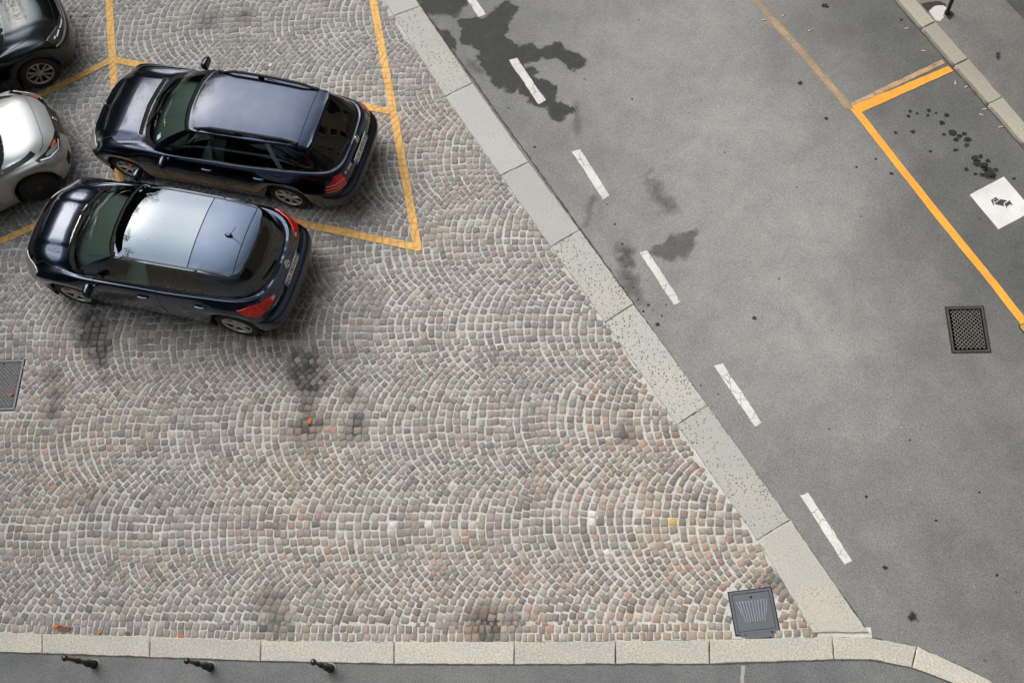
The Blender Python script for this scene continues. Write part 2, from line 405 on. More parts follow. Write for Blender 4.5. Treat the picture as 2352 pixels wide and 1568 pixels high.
# --- dirt that has soaked into the setts (drip marks, each with a place of its own)
DIRT = [(700,845,.30,1.0),(712,885,.22,.9),(688,820,.18,.7),(706,935,.14,.75),(705,985,.24,.85),(672,990,.14,.6),(735,975,.12,.6),(740,870,.15,.6),
        (815,985,.20,.75),(822,960,.14,.7),(800,1000,.14,.6),(806,905,.16,.5),(835,930,.14,.45),(800,820,.16,.45),
        (212,762,.30,1.0),(225,800,.24,.95),(232,830,.16,.7),(205,735,.22,.8),(240,870,.14,.5),(120,862,.2,.5),(130,905,.2,.45),(118,945,.2,.55),(140,975,.16,.45),
        (1120,1432,.34,.65),(1105,1448,.24,.55),(1175,1425,.2,.5),(620,1380,.3,.45),(640,1425,.3,.5),(480,45,.28,.5),(560,38,.2,.4),(210,1150,.3,.3),(1438,1003,.16,.55),(1425,990,.1,.5),(1800,1335,.22,.5),(1765,1345,.2,.45)]
DP = np.array([[*at(a, b)[:2], r, s] for a, b, r, s in DIRT])
def dirt_at(P):
    P = np.asarray(P, dtype=float).reshape(-1, 2)
    d = np.sqrt(((P[:, None, :]-DP[None, :, :2])**2).sum(2))/DP[None, :, 2]
    k = np.clip(1.25-d, 0, 1)*DP[None, :, 3]
    nz = np.array([fbm(x, y, 5, 3.1) for x, y in P]) if len(P) < 60000 else 0
    return np.clip(k.max(1)*(1+1.1*nz), 0, 1)

# --- survey of the lower kerb (upper and lower edge)
TOPE = [(-420, 1437), (0, 1449), (97, 1453), (344, 1461), (598, 1469), (905, 1472), (1181, 1472), (1414, 1470), (1630, 1467), (1912, 1460.5), (1997, 1462.5), (2107, 1482.6), (2223, 1533.6), (2282, 1566), (2400, 1640), (2500, 1720)]
BOTE = [(-420, 1484), (0, 1498), (97, 1500.5), (344, 1509), (598, 1518), (905, 1525), (1181, 1526), (1414, 1525), (1630, 1525), (1917, 1515), (2004, 1515.5), (2095, 1533.6), (2187, 1568), (2240, 1602), (2345, 1680), (2440, 1765)]
te = [at(x, y, Z_PAVE) for x, y in TOPE]; be = [at(x, y, Z_PAVE) for x, y in BOTE]
def kedge(x): return float(np.interp(x, [p.x for p in te[:11]], [p.y for p in te[:11]]))
# --- setts in segmental arcs, rows running towards the diagonal kerb
BAND, DS = 1.45, .113
R_ARC = BAND/2/math.sin(PI/4)
X_MIN, Y_MIN, Y_MAX = -17.0, 1.70, 19.0
def arcs():
    out = []                                             # x, y, angle, size across the row, size along the row
    n_b = int((Y_MAX-Y_MIN)/BAND)+2
    for b in range(-1, n_b):
        yc = 3.165+BAND*b
        # cumulative pitch along the half arc, smaller stones at the feet
        th = np.linspace(0, PI/4, 200); pitch = DS*(.93*np.cos(th)+.04)
        cum = np.concatenate([[0], np.cumsum(R_ARC*np.diff(th)/((pitch[1:]+pitch[:-1])/2))])   # number of stones from the crown
        tot = 2*cum[-1]; n = int(round(tot))
        for i in range(int(30/DS)):
            s = X_MIN+i*DS
            # stone k=0 sits on the lower foot (shared with the band below), the upper foot belongs to the band above
            for k in range(n):
                q = (k/n)*tot-cum[-1]
                t_ = math.copysign(np.interp(abs(q), cum, th), q)
                y = yc+R_ARC*math.sin(t_); x = s-R_ARC*math.cos(t_)+R_ARC*math.cos(PI/4)
                out.append((x, y, t_, DS*math.cos(t_), DS*(.93*math.cos(t_)+.04)*tot/n))
    return np.array(out)
A = arcs()
# hand-laid irregularity: slow wander of the rows plus a little of every stone's own
wx = np.array([fbm(x, y, .55, 1.3) for x, y in A[:, :2]]); wy = np.array([fbm(x, y, .5, 8.7) for x, y in A[:, :2]])
A[:, 0] += .085*wx + RNG.normal(0, .0055, len(A)); A[:, 1] += .06*wy + RNG.normal(0, .0055, len(A))
A[:, 2] += RNG.normal(0, .07, len(A))
k_ = (A[:, 0] > X_MIN+.3) & (A[:, 1] > np.interp(A[:, 0], [p.x for p in te[:11]], [p.y for p in te[:11]])+.208) & (A[:, 1] < Y_MAX)
ks = (A[:, 0]-KP.x)*KN.x+(A[:, 1]-KP.y)*KN.y
k_ &= ks < -.035
A = A[k_]
# two straight courses along the lower kerb
ST = []
for row, yy in enumerate((.058, .160)):
    x = X_MIN+.3
    while x < 2.2:
        w = .088+random.gauss(0, .011); x += w/2+.006
        yk = kedge(x)+yy
        if kside(x, yk) < -.05: ST.append((x, yk+random.gauss(0, .004), random.gauss(0, .05), w+.010, .108))
        x += w/2+.006
A = np.vstack([A, np.array(ST)])
# small closers wherever the arcs leave a gap against the kerbs
def closers(B):
    from mathutils.kdtree import KDTree
    kt = KDTree(len(B)); [kt.insert((p[0], p[1], 0), i) for i, p in enumerate(B)]; kt.balance(); new = []
    for x in np.arange(X_MIN+.3, 2.6, .022):
        ke = kedge(x); xk = KP.y
        ys = [ke+.05+.022*i for i in range(18)]
        yd = KP.y+((-.045)-(x-KP.x)*KN.x)/KN.y if abs(KN.y) > 1e-6 else 0
        ys += [yd-.022*i for i in range(18) if ke+.05 < yd-.022*i < Y_MAX]
        for y in ys:
            if kside(x, y) > -.047: continue
            d = kt.find((x, y, 0))[2]
            if d < .076: continue
            if any((x-q[0])**2+(y-q[1])**2 < .076**2 for q in new[-60:]): continue
            s_ = min(.098, .062+max(0, d-.07)); new.append((x, y, random.uniform(-.3, .3), s_, s_))
    return np.vstack([B, np.array(new)]) if new else B
A = closers(A)
COVER_Q = []      # quads that stay free of setts
def quad_frame(c, order=(0, 1, 2, 3)):
    """centre, angle, half sizes of a rectangle from four surveyed corners TL TR BR BL"""
    tl, tr, br, bl = [Vector(p[:2]) for p in c]
    ce = (tl+tr+br+bl)/4; d = ((tr-tl)+(br-bl)); ang = math.atan2(d.y, d.x)
    w = ((tr-tl).length+(br-bl).length)/4; h = ((bl-tl).length+(br-tr).length)/4
    return ce, ang, w, h
DRAIN = quad_frame([src(2921, 2368.6), src(3088.5, 2349.5), src(3109, 2518), src(2940, 2540)])
_tr, _br = src(98.7, 1438), src(57.4, 1638); _e = (_br-_tr); _l = Vector((_e.y, -_e.x, 0)).normalized()*-1
_l = _l if _l.x < 0 else -_l
LCOV = quad_frame([_tr+_l*.62, _tr, _br, _br+_l*.62])
for ce, ang, w, h in (DRAIN, LCOV):
    dx, dy = A[:, 0]-ce.x, A[:, 1]-ce.y; u = dx*math.cos(ang)+dy*math.sin(ang); v = -dx*math.sin(ang)+dy*math.cos(ang)
    A = A[~((abs(u) < w+.035) & (abs(v) < h+.035))]
NS = len(A)
D = np.clip(dirt_at(A[:, :2])*1.35*RNG.uniform(.25, 1.25, NS), 0, 1)
# each stone's own colour
PAL = np.array([1.255, 1.16, 1.05])*np.array([(.205,.19,.172),(.235,.218,.20),(.185,.178,.172),(.265,.248,.228),(.24,.195,.172),(.26,.193,.165),(.15,.147,.145),(.20,.196,.20),(.225,.205,.175),(.31,.295,.275),(.17,.15,.138),(.28,.185,.15)])
PW = np.array([.17,.16,.14,.09,.10,.06,.08,.07,.08,.015,.06,.015]); PW /= PW.sum()
tone = PAL[RNG.choice(len(PAL), NS, p=PW)]*RNG.normal(1.0, .10, (NS, 1))
lowf = np.array([fbm(x, y, .35, 5.5) for x, y in A[:, :2]])
warm = np.clip(.5+.9*lowf+.12*(A[:, 0]+3)/3-.06*(A[:, 1]-3), 0, 1)[:, None]
grey = tone.mean(1, keepdims=True)*np.array([[1.02, 1.0, .97]])
tone = grey*(1-warm)*.62+tone*(warm+(1-warm)*.38)
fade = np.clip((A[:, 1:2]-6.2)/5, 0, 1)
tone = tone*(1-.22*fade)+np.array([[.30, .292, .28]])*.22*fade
tone *= (1-.66*D[:, None])
def paint_sett(px, py, col):
    p = at(px, py); i = int(((A[:, 0]-p.x)**2+(A[:, 1]-p.y)**2).argmin()); tone[i] = col
for px, py in ((1363, 1177), (1363, 1197), (898, 1212), (1393, 1275), (988, 1195)):
    paint_sett(px, py, (.58, .575, .55))
paint_sett(1547, 1199, (.52, .34, .08))
# stone outlines
NP = 8
def sett_geometry():
    ang = A[:, 2]; hw = A[:, 3]*.5*.845*RNG.normal(1, .065, NS); hh = A[:, 4]*.5*.89*RNG.normal(1, .07, NS)
    base = np.array([(1, .74), (.74, 1), (-.74, 1), (-1, .74), (-1, -.74), (-.74, -1), (.74, -1), (1, -.74)])
    P = np.repeat(base[None], NS, 0)*(1+RNG.normal(0, .055, (NS, 8, 1)))+RNG.normal(0, .065, (NS, 8, 2))
    P = P*np.stack([hw, hh], 1)[:, None, :]
    zt = RNG.normal(0, .0018, NS)-.004*0
    def ring(scale, z):
        q = P*scale; c, s = np.cos(-ang)[:, None], np.sin(-ang)[:, None]
        x = A[:, 0:1]+q[:, :, 0]*c-q[:, :, 1]*s; y = A[:, 1:2]+q[:, :, 0]*s+q[:, :, 1]*c
        return np.stack([x, y, np.broadcast_to(np.asarray(z).reshape(-1, 1), x.shape)], 2)
    r0 = ring(1.04, zt-.03); r1 = ring(1.0, zt-.0035); r2 = ring(.93, zt)
    return np.concatenate([r0, r1, r2], 1), hw, hh
SV, HW, HH = sett_geometry()
idx = np.arange(NP); nx = (idx+1) % NP
f4 = np.concatenate([np.stack([idx, nx, nx+8, idx+8], 1), np.stack([idx+8, nx+8, nx+16, idx+16], 1)])
me = bpy.data.meshes.new('cobbled_square')
nv = NS*24; nq = NS*16
me.vertices.add(nv); me.vertices.foreach_set('co', SV.reshape(-1))
off = (np.arange(NS)*24)[:, None, None]
quads = (f4[None]+off).reshape(NS, -1); octs = (idx[None]+16+np.arange(NS)[:, None]*24)
loops = np.concatenate([quads.reshape(-1), octs.reshape(-1)])
me.loops.add(len(loops)); me.loops.foreach_set('vertex_index', loops.astype(np.int32))
me.polygons.add(nq+NS)
me.polygons.foreach_set('loop_start', np.concatenate([np.arange(nq)*4, nq*4+np.arange(NS)*8]).astype(np.int32))
me.update(calc_edges=True); me.validate()
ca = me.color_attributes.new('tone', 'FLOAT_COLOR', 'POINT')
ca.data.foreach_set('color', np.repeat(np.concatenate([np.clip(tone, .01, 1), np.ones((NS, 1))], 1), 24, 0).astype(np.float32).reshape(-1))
me.materials.append(STONE)
sq = bpy.data.objects.new('cobbled_square', me); COL.objects.link(sq); tag(sq, kind='structure')
from mathutils.kdtree import KDTree
KT = KDTree(NS)
for i in range(NS): KT.insert((A[i, 0], A[i, 1], 0), i)
KT.balance()
def sett_height(x, y):
    """height of the paved surface: stone tops at 0, joints a little lower"""
    for co, i, d in KT.find_n((x, y, 0), 2):
        dx, dy = x-A[i, 0], y-A[i, 1]; a = -A[i, 2]
        u = abs(dx*math.cos(a)+dy*math.sin(a))/HW[i]; v = abs(-dx*math.sin(a)+dy*math.cos(a))/HH[i]
        if (u**4+v**4) < .9: return .0
    return -.009
_f0 = KP+KD*((Y_MAX-KP.y)/KD.y); _f1 = KP+KD*((41.5-KP.y)/KD.y)
tag(mesh('pavement', [(-32, Y_MAX-.1, -.004), (_f0.x-.1, Y_MAX-.1, -.004), (_f1.x-.1, 41.5, -.004), (-32, 41.5, -.004)], [(0, 1, 2, 3)], ASPHALT_WALK_R), kind='structure')
# mortar bed
bed = grid_sheet('mortar_joints', X_MIN, 3.2, Y_MIN-.2, Y_MAX, .06, lambda x, y: kside(x, y) < .08 or (y < 1.86 and x < 2.95), -.0065, MORTAR)
bc = coords(bed); bd = dirt_at(bc[:, :2])
ca = bed.data.color_attributes.new('tone', 'FLOAT_COLOR', 'POINT')
_f = np.clip((bc[:, 1:2]-2)/9, 0, 1)
mt = np.array([[.515, .515, .485]])*(1-_f)+np.array([[.475, .475, .455]])*_f
mt = mt*(1-.88*np.clip(bd*2.0-.15, 0, 1)[:, None])
ca.data.foreach_set('color', np.concatenate([mt, np.ones((len(mt), 1))], 1).astype(np.float32).reshape(-1))
tag(bed, kind='structure')

# --- pavement along the lower edge (camera side) and its granite kerb
pv = [Vector((be[0].x-6, be[0].y, Z_PAVE-.004))]+[Vector((p.x, p.y+.02, Z_PAVE-.004)) for p in be]+[Vector((be[-1].x+.9, be[-1].y-3.2, Z_PAVE-.004)), Vector((be[-1].x+.9, -4, Z_PAVE-.004)), Vector((be[0].x-6, -4, Z_PAVE-.004))]
bm = bmesh.new(); vl = [bm.verts.new(p) for p in pv]; fc = bm.faces.new(vl)
if fc.normal.z < 0: fc.normal_flip()
bmesh.ops.triangulate(bm, faces=bm.faces[:])
tag(from_bm('pavement', bm, ASPHALT_WALK), kind='structure')
def slab(name, quad, mat, depth, label, group, gap=.006, edge=.010, bev=.012):
    """a dressed stone: slightly wandering edges, eased arrises"""
    ce = sum((Vector(p) for p in quad), Vector())/len(quad)
    pts = []
    n = len(quad); sd = random.random()*50
    for i in range(n):
        a, b = Vector(quad[i]), Vector(quad[(i+1) % n]); m = max(2, int((b-a).length/.07))
        nrm = Vector((b.y-a.y, a.x-b.x, 0)).normalized()
        for k in range(m):
            p = a.lerp(b, k/m); p = p+nrm*edge*fbm(p.x*7, p.y*7, 1, sd)
            pts.append(p)
    area = sum(pts[i].x*pts[(i+1) % len(pts)].y-pts[(i+1) % len(pts)].x*pts[i].y for i in range(len(pts)))
    if area < 0: pts.reverse()
    N = len(pts); nr = []
    for i in range(N):
        t_ = (pts[(i+1) % N]-pts[i-1]); nr.append(Vector((-t_.y, t_.x, 0)).normalized())
    def ring(ins, dz): return [pts[i]+nr[i]*ins+Vector((0, 0, dz)) for i in range(N)]
    rings = [ring(gap/2, -depth), ring(gap/2, -bev), ring(gap/2+bev*.35, -bev*.35), ring(gap/2+bev, 0)]
    vs = [v-ce for r in rings for v in r]
    fs = [(j*N+i, j*N+(i+1) % N, (j+1)*N+(i+1) % N, (j+1)*N+i) for j in range(3) for i in range(N)]
    o = mesh(name, vs, fs+[tuple(3*N+i for i in range(N))], mat, None); o.location = ce
    o.data.polygons.foreach_set('use_smooth', [len(p.vertices) == 4 for p in o.data.polygons])
    return tag(o, label, 'kerb stone', group)
LOWLAB = {0: 'warm granite kerb slab at the far left end of the pavement kerb',
 1: 'warm granite kerb slab above the leftmost bollard, starting at a white mortar joint', 2: 'tan granite kerb slab above the middle bollard, with hardly any visible joint on its left',
 3: 'tan granite kerb slab with dark moss flecks above the rightmost bollard', 4: 'tan granite kerb slab just right of the moss flecked one, open joints at both ends',
 5: 'smooth tan granite kerb slab in the middle of the pavement kerb, two spots on it', 6: 'short pale kerb slab with dark dots, just left of the storm drain slab',
 7: 'long pale granite kerb slab directly below the iron storm drain', 8: 'pale granite kerb slab where the pavement kerb begins to bend round the corner',
 9: 'curved granite kerb slab at the bottom right corner of the pavement', 10: 'curved granite kerb slab leaving the picture at the bottom right'}
# joints 0..: between successive survey points (curved ones joined)
JN = [(0, 2), (2, 3), (3, 4), (4, 5), (5, 6), (6, 7), (7, 8), (8, 9), (9, 11), (11, 13), (13, 15)]
# the first slab is split from an unseen one farther left
for q, (a, b) in enumerate(JN):
    quad = te[a:b+1]+be[a:b+1][::-1]
    slab('kerb_stone', quad, KERB_W, .2, LOWLAB[q], 'granite kerb slabs along the pavement', gap=.012 if q not in (2,) else .004)
tag(mesh('kerb_bed', [p+Vector((0, 0, -.03)) for p in te]+[p+Vector((0, 0, -.03)) for p in be], [(i, i+1, len(te)+i+1, len(te)+i) for i in range(len(te)-1)], simple('dark_joint', (.10, .095, .085), .9)), kind='structure')

# --- diagonal kerb between setts and road
DJ = [((905, 36), (966, 14)), ((1022, 222), (1086, 190)), ((1150, 403), (1214, 371)), ((1265, 567), (1331, 527)), ((1390, 740), (1456, 697)), ((1555, 975), (1626, 930)), ((1740, 1240), (1816, 1193)), ((1868, 1452), (1996, 1452))]
dj = [(at(*a, Z_DK), at(*b, Z_DK)) for a, b in DJ]
d0 = dj[0]; up = Vector((-KD.x, -KD.y, 0))
dj = [(d0[0]+up*3.4, d0[1]+up*3.4), (d0[0]+up*1.7, d0[1]+up*1.7)]+dj
DLAB = ['grey granite kerb slab of the diagonal kerb, wholly beyond the top of the picture', 'grey granite kerb slab at the top end of the diagonal kerb, cut by the edge', 'grey granite kerb slab with black speckles and a dark smear, beside the wet patch',
        'smooth grey kerb slab beside the dash lying in the wet patch', 'smooth pale grey kerb slab level with the second white dash', 'kerb slab heavily pitted with black holes, beside the cracked third white dash',
        'long kerb slab evenly covered in small dark pits, just below the blackest pitted one', 'pale grey kerb slab with fine pits beside the fourth white dash', 'buff kerb slab tapering to a point at the pavement corner beside the lowest dash']
_w = (dj[0][1]-dj[0][0])
def long_kerb(a, b, wv, z, mat, depth=.14):
    vs = [a, b, b+wv, a+wv]; vs = [Vector((p.x, p.y, z)) for p in vs]+[Vector((p.x, p.y, z-depth)) for p in vs]
    o = mesh('kerb', vs, [(0, 1, 2, 3), (0, 4, 5, 1), (1, 5, 6, 2), (2, 6, 7, 3), (3, 7, 4, 0)], mat)
    bm = bmesh.new(); bm.from_mesh(o.data); bmesh.ops.recalc_face_normals(bm, faces=bm.faces); bm.to_mesh(o.data); bm.free(); tag(o, kind='structure')
long_kerb(dj[1][0]+up*.01, dj[1][0]+up*16, _w, Z_DK, KERB_A)
for q in range(1, len(dj)-1):
    (a, b), (c, d) = dj[q], dj[q+1]
    slab('kerb_stone', [a, b, d, c], KERB_P if q in (5, 6) else KERB_S if q in (2, 7) else (KERB_D if q == 8 else KERB_A), .14, DLAB[q], 'granite slabs of the diagonal kerb')
SEAMD = simple('dark_seam', (.065, .063, .056), .95, var=.3)
_a, _b = dj[0][1], dj[-1][1]; _q = Vector((KN.x, KN.y, 0))
strip_edges = [('gutter_seam', [Vector((*(dj[0][1])[:2], 0))-_q*.01, Vector((*(dj[-1][1])[:2], 0))-_q*.01], [Vector((*(dj[0][1])[:2], 0))+_q*.016, Vector((*(dj[-1][1])[:2], 0))+_q*.016], Z_ROAD+.0015)]
# --- kerb and pavement beyond the road
RF = [(900, -160), (1245, -8), (1480, 240), (1755, 565), (2050, 890), (2352, 1205), (2700, 1560)]
def c6(x, y, z): return src(3000+x/2.146, y/2.146, z)
rf = [c6(1480, 240, Z_RK), c6(1755, 565, Z_RK), c6(2050, 890, Z_RK)]
rb = [c6(1570, 180, Z_RK), c6(1868, 485, Z_RK), c6(2170, 825, Z_RK)]
df = (rf[2]-rf[0]).normalized()
wid = sum(((b-a)-(b-a).project(df)).length for a, b in zip(rf, rb))/3
nb = Vector((-df.y, df.x, 0)); nb = nb if nb.x > 0 else -nb
L_ = (rf[2]-rf[0]).length/2
RL = ['granite kerb slab of the far kerb beyond the top right of the picture', 'granite kerb slab beside the white cement patch at the foot of the pole', 'granite kerb slab of the far kerb between the pole and the yellow crossbar', 'granite kerb slab of the far kerb just right of the yellow crossbar end', 'granite kerb slab of the far kerb at the right edge, above the white panel', 'granite kerb slab of the far kerb beyond the right edge of the picture']
long_kerb(rf[0]-df*L_*1.005, rf[0]-df*20, nb*wid, Z_RK, KERB_R); long_kerb(rf[0]+df*L_*3.005, rf[0]+df*24, nb*wid, Z_RK, KERB_R)
for q in range(-1, 3):
    a = rf[0]+df*L_*q; b = a+df*L_
    if q+2 in (0, 5) : b = a+df*L_
    slab('kerb_stone', [a, b, b+nb*wid, a+nb*wid], KERB_R, .14, RL[q+2], 'granite slabs of the far kerb', gap=.012)
p0 = rf[0]-df*20+nb*(wid-.02); p1 = rf[0]+df*24+nb*(wid-.02); zz = Vector((0, 0, -.006))
rp = [p0+zz, p1+zz, p1+nb*1.15+zz, p0+nb*1.15+zz]
tag(mesh('pavement', rp, [(0, 1, 2, 3)], ASPHALT_WALK_R), kind='structure')
rp2 = [p0+nb*1.15+zz*.3, p1+nb*1.15+zz*.3, p1+nb*9+zz*.3, p0+nb*9+zz*.3]
tag(mesh('pavement', rp2, [(0, 1, 2, 3)], ASPHALT_DARK), kind='structure')

# ------------------------------------------------------------------ markings
def strip(name, left, right, z, mat, label, group, rough=.004, step=.05, fade=None, cat='road marking', thick=.004, parent=None):
    """painted sheet between two surveyed edges, edges slightly ragged"""
    def resample(pl):
        pl = [Vector(p) for p in pl]; L = [0]
        for a, b in zip(pl, pl[1:]): L.append(L[-1]+(b-a).length)
        return pl, L
    lp, LL = resample(left); rp_, RL_ = resample(right)
    n = max(2, int(max(LL[-1], RL_[-1])/step)); sd = random.random()*90
    def pick(pl, L, t):
        s = t*L[-1]
        for i in range(len(pl)-1):
            if s <= L[i+1]+1e-9: return pl[i].lerp(pl[i+1], (s-L[i])/max(1e-9, L[i+1]-L[i]))
        return pl[-1]
    vs = []; m = 5
    for i in range(n+1):
        a = pick(lp, LL, i/n); b = pick(rp_, RL_, i/n); ac = (b-a).normalized()
        al = (pick(lp, LL, min(1, i/n+.01))-pick(lp, LL, max(0, i/n-.01))).normalized()
        for k in range(m):
            p = a.lerp(b, k/(m-1))
            if k in (0, m-1): p = p+ac*rough*fbm(p.x*9, p.y*9, 1, sd+k)*1.6
            if i in (0, n): p = p+al*rough*1.5*fbm(p.x*14, p.y*14, 1, sd)
            vs.append((p.x, p.y, z))
    fs = [(i*m+k, i*m+k+1, (i+1)*m+k+1, (i+1)*m+k) for i in range(n) for k in range(m-1)]
    o = mesh(name, vs, fs, mat, parent)
    bm = bmesh.new(); bm.from_mesh(o.data)
    if sum(f.normal.z for f in bm.faces) < 0: bmesh.ops.reverse_faces(bm, faces=bm.faces)
    bm.to_mesh(o.data); bm.free()
    if fade:
        co_ = coords(o); nn = len(co_)//m
        a_ = o.data.attributes.new('fade', 'FLOAT', 'POINT')
        a_.data.foreach_set('value', np.array([fade(i/(nn-1), k/(m-1)) for i in range(nn) for k in range(m)], dtype=np.float32))
    return tag(o, label, cat, group) if label else o
ZM = Z_ROAD+.004
for nm_, l_, r_, z_ in strip_edges: tag(strip(nm_, l_, r_, z_, SEAMD, None, None, .010, .04), kind='structure')
tag(strip('gutter_seam', [p+Vector((0, .012, 0)) for p in be], [p-Vector((0, .010, 0)) for p in be], Z_PAVE-.0025, SEAMD, None, None, .006, .04), kind='structure')
tag(strip('gutter_seam', [p+Vector((0, .02, 0)) for p in te[9:]], [p-Vector((0, .02, 0)) for p in te[9:]], Z_ROAD+.0015, SEAMD, None, None, .008, .04), kind='structure')
tag(strip('gutter_seam', [rf[0]+df*(-14)-nb*.02, rf[0]+df*20-nb*.02], [rf[0]+df*(-14)+nb*.02, rf[0]+df*20+nb*.02], Z_ROAD+.0015, SEAMD, None, None, .010, .05), kind='structure')
DASHQ = [((1169, 138.6), (1187, 133), (1253.4, 230.7), (1236.8, 240)), ((1313, 348), (1332, 343), (1400, 449), (1385, 458)), ((1469.3, 579.8), (1486.5, 575), (1563.5, 693), (1548, 701)),
        ((1640, 839.5), (1659.5, 834), (1749.5, 970), (1734.5, 980.5)), ((1838, 1137), (1857, 1131), (1957, 1286.5), (1940, 1296))]
DT = ['white painted dash lying in the dark wet patch', 'white painted dash just below the wet patch', 'cracked white dash beside the grey damp patch', 'white painted dash alongside the evenly pitted kerb slab', 'lowest white dash, closest to the pavement corner', 'white painted dash cut by the top of the picture']
dq = [[at(*p, ZM) for p in q] for q in DASHQ]
sh = (dq[0][0]-dq[1][0])
dq.append([p+sh for p in dq[0]])
for q, lab in zip(dq, DT):
    strip('road_dash', [q[0], q[3]], [q[1], q[2]], ZM, WHITE, lab, 'white dashes along the road edge', .006, .04)
# bright yellow bay by the far kerb
strip('bay_line', [c6(850, 922, ZM), src(3569, 650, ZM), src(3745, 875, ZM), src(3934, 1106, ZM), src(4082, 1295, ZM), src(4300, 1572, ZM)], [c6(962, 966, ZM), src(3604, 650, ZM), src(3786, 878, ZM), src(3972, 1106, ZM), src(4110, 1282, ZM), src(4333, 1560, ZM)], ZM, YELLOW, 'long bright yellow parking line running to the right edge beside the white bed panel', 'yellow parking lines', .004)
strip('bay_line', [c6(872, 915, ZM), c6(1702, 568, ZM)], [c6(930, 978, ZM), c6(1746, 611, ZM)], ZM+.003, YELLOW, 'short bright yellow crossbar reaching the far kerb', 'yellow parking lines', .004)
strip('bay_line', [c6(862, 885, ZM), c6(1650, 512, ZM)], [c6(885, 915, ZM), c6(1672, 545, ZM)], ZM, YELLOW_OLD, 'faded tan crossbar parallel to the bright yellow one', 'yellow parking lines', .006, fade=lambda t_, k: 1.0)
fl = [(-160, -240), (60, 15), (215, 195), (365, 360), (490, 500), (625, 665), (720, 770), (845, 918)]
strip('bay_line', [c6(x-28, y+18, ZM) for x, y in fl], [c6(x+34, y-14, ZM) for x, y in fl], ZM, YELLOW_OLD2, 'worn blurred yellow line from the top of the picture to the crossbars', 'yellow parking lines', .012, fade=lambda t_, k: (.45, 1, 1, 1, .4)[int(round(k*4))]*(.85+.15*math.sin(t_*17)))
# yellow bays on the setts: the paint follows stones and joints
def sett_line(p, q, width, lift, label, ext=0.0):
    a, b = at(*p), at(*q); d = (b-a).normalized(); n_ = Vector((-d.y, d.x, 0)); L = (b-a).length
    nu = int(L/.014); nw = 10; sd = random.random()*40; vs = []; jt = []
    for i in range(nu+1):
        for k in range(nw+1):
            e = width/2*(1+.06*fbm(i*.02, k//6*3, 3, sd)); o_ = (k/nw*2-1)*e
            pt = a+d*(L*i/nu)+n_*o_
            if i in (0, nu): pt = pt+d*.008*fbm(k*.5, 1, 1, sd)
            hs = sett_height(pt.x, pt.y); jt.append(1.0 if hs < 0 else 0.0); vs.append((pt.x, pt.y, hs+lift))
    fs = [(i*(nw+1)+k, (i+1)*(nw+1)+k, (i+1)*(nw+1)+k+1, i*(nw+1)+k+1) for i in range(nu) for k in range(nw)]
    o = mesh('bay_line', vs, fs, YELLOW_SETT, None, True)
    bm = bmesh.new(); bm.from_mesh(o.data)
    if sum(f.normal.z for f in bm.faces) < 0: bmesh.ops.reverse_faces(bm, faces=bm.faces)
    bm.to_mesh(o.data); bm.free()
    set_attr(o, 'joint', jt)
    return tag(o, label, 'road marking', 'yellow parking lines')
sett_line((247.5, -60), (276, 440), .128, .009, 'yellow line on the setts in front of the navy estate, crossed by two bay lines')
sett_line((254, 140), (-60, 296), .120, .012, 'yellow bay line on the setts between the black car and the white car')
sett_line((260, 138), (896, 256), .120, .012, 'yellow bay line on the setts hidden for most of its length under the navy estate')
sett_line((846, -60), (961, 576), .125, .009, 'long yellow line on the setts running behind the navy estate to a sharp corner')
sett_line((957, 568), (276, 428), .120, .012, 'yellow bay line on the setts leaving from behind the crossover to the sharp corner')
sett_line((274, 432), (-60, 582), .120, .012, 'yellow bay line on the setts from the nose of the crossover to the left edge')
# white panel with a bed pictogram
PC = [src(3878.6, 778.6, ZM), src(4015.6, 706.2, ZM)]
ex = (PC[1]-PC[0]); pw = ex.length; ex.normalize()
el = (src(3993.4, 917.3, ZM)-PC[0]); ph = el.length; el.normalize()
panel = tag(empty('bed_panel', PC[0]), 'white square painted panel with a black bed pictogram on the road', 'road marking')
def pl(u, v): return PC[0]+ex*pw*u+el*ph*v
sheet = strip('panel_paint', [pl(0, 0), pl(1, 0)], [pl(0, 1), pl(1, 1)], ZM, WHITE2, None, None, .003)
sheet.data.transform(Matrix.Translation(-PC[0])); sheet.parent = panel
def c5(x, y): return src(3900+x/7.842, 700+y/7.84, ZM+.003)
ICON = [[(498, 790), (660, 688), (690, 715), (680, 735), (565, 790), (598, 945), (578, 958)], [(565, 825), (680, 738), (765, 755), (650, 840), (575, 838)],
        [(600, 868), (660, 868), (790, 770), (825, 762), (1005, 800), (890, 890), (925, 982), (640, 918)], [(925, 905), (1085, 795), (1180, 930), (1160, 945), (1100, 915), (1000, 985), (1015, 1035), (995, 1042)]]
iv, jf = [], []
for pg in ICON:
    b_ = len(iv); pts = [c5(*p)-PC[0] for p in pg]; iv += pts
    ar = sum(pts[i].x*pts[(i+1) % len(pts)].y-pts[(i+1) % len(pts)].x*pts[i].y for i in range(len(pts)))
    f_ = list(range(b_, b_+len(pts))); jf.append(f_ if ar > 0 else f_[::-1])
ic = mesh('bed_symbol', iv, jf, BLACKP, panel)
bm = bmesh.new(); bm.from_mesh(ic.data); bmesh.ops.triangulate(bm, faces=bm.faces[:]); bm.to_mesh(ic.data); bm.free()

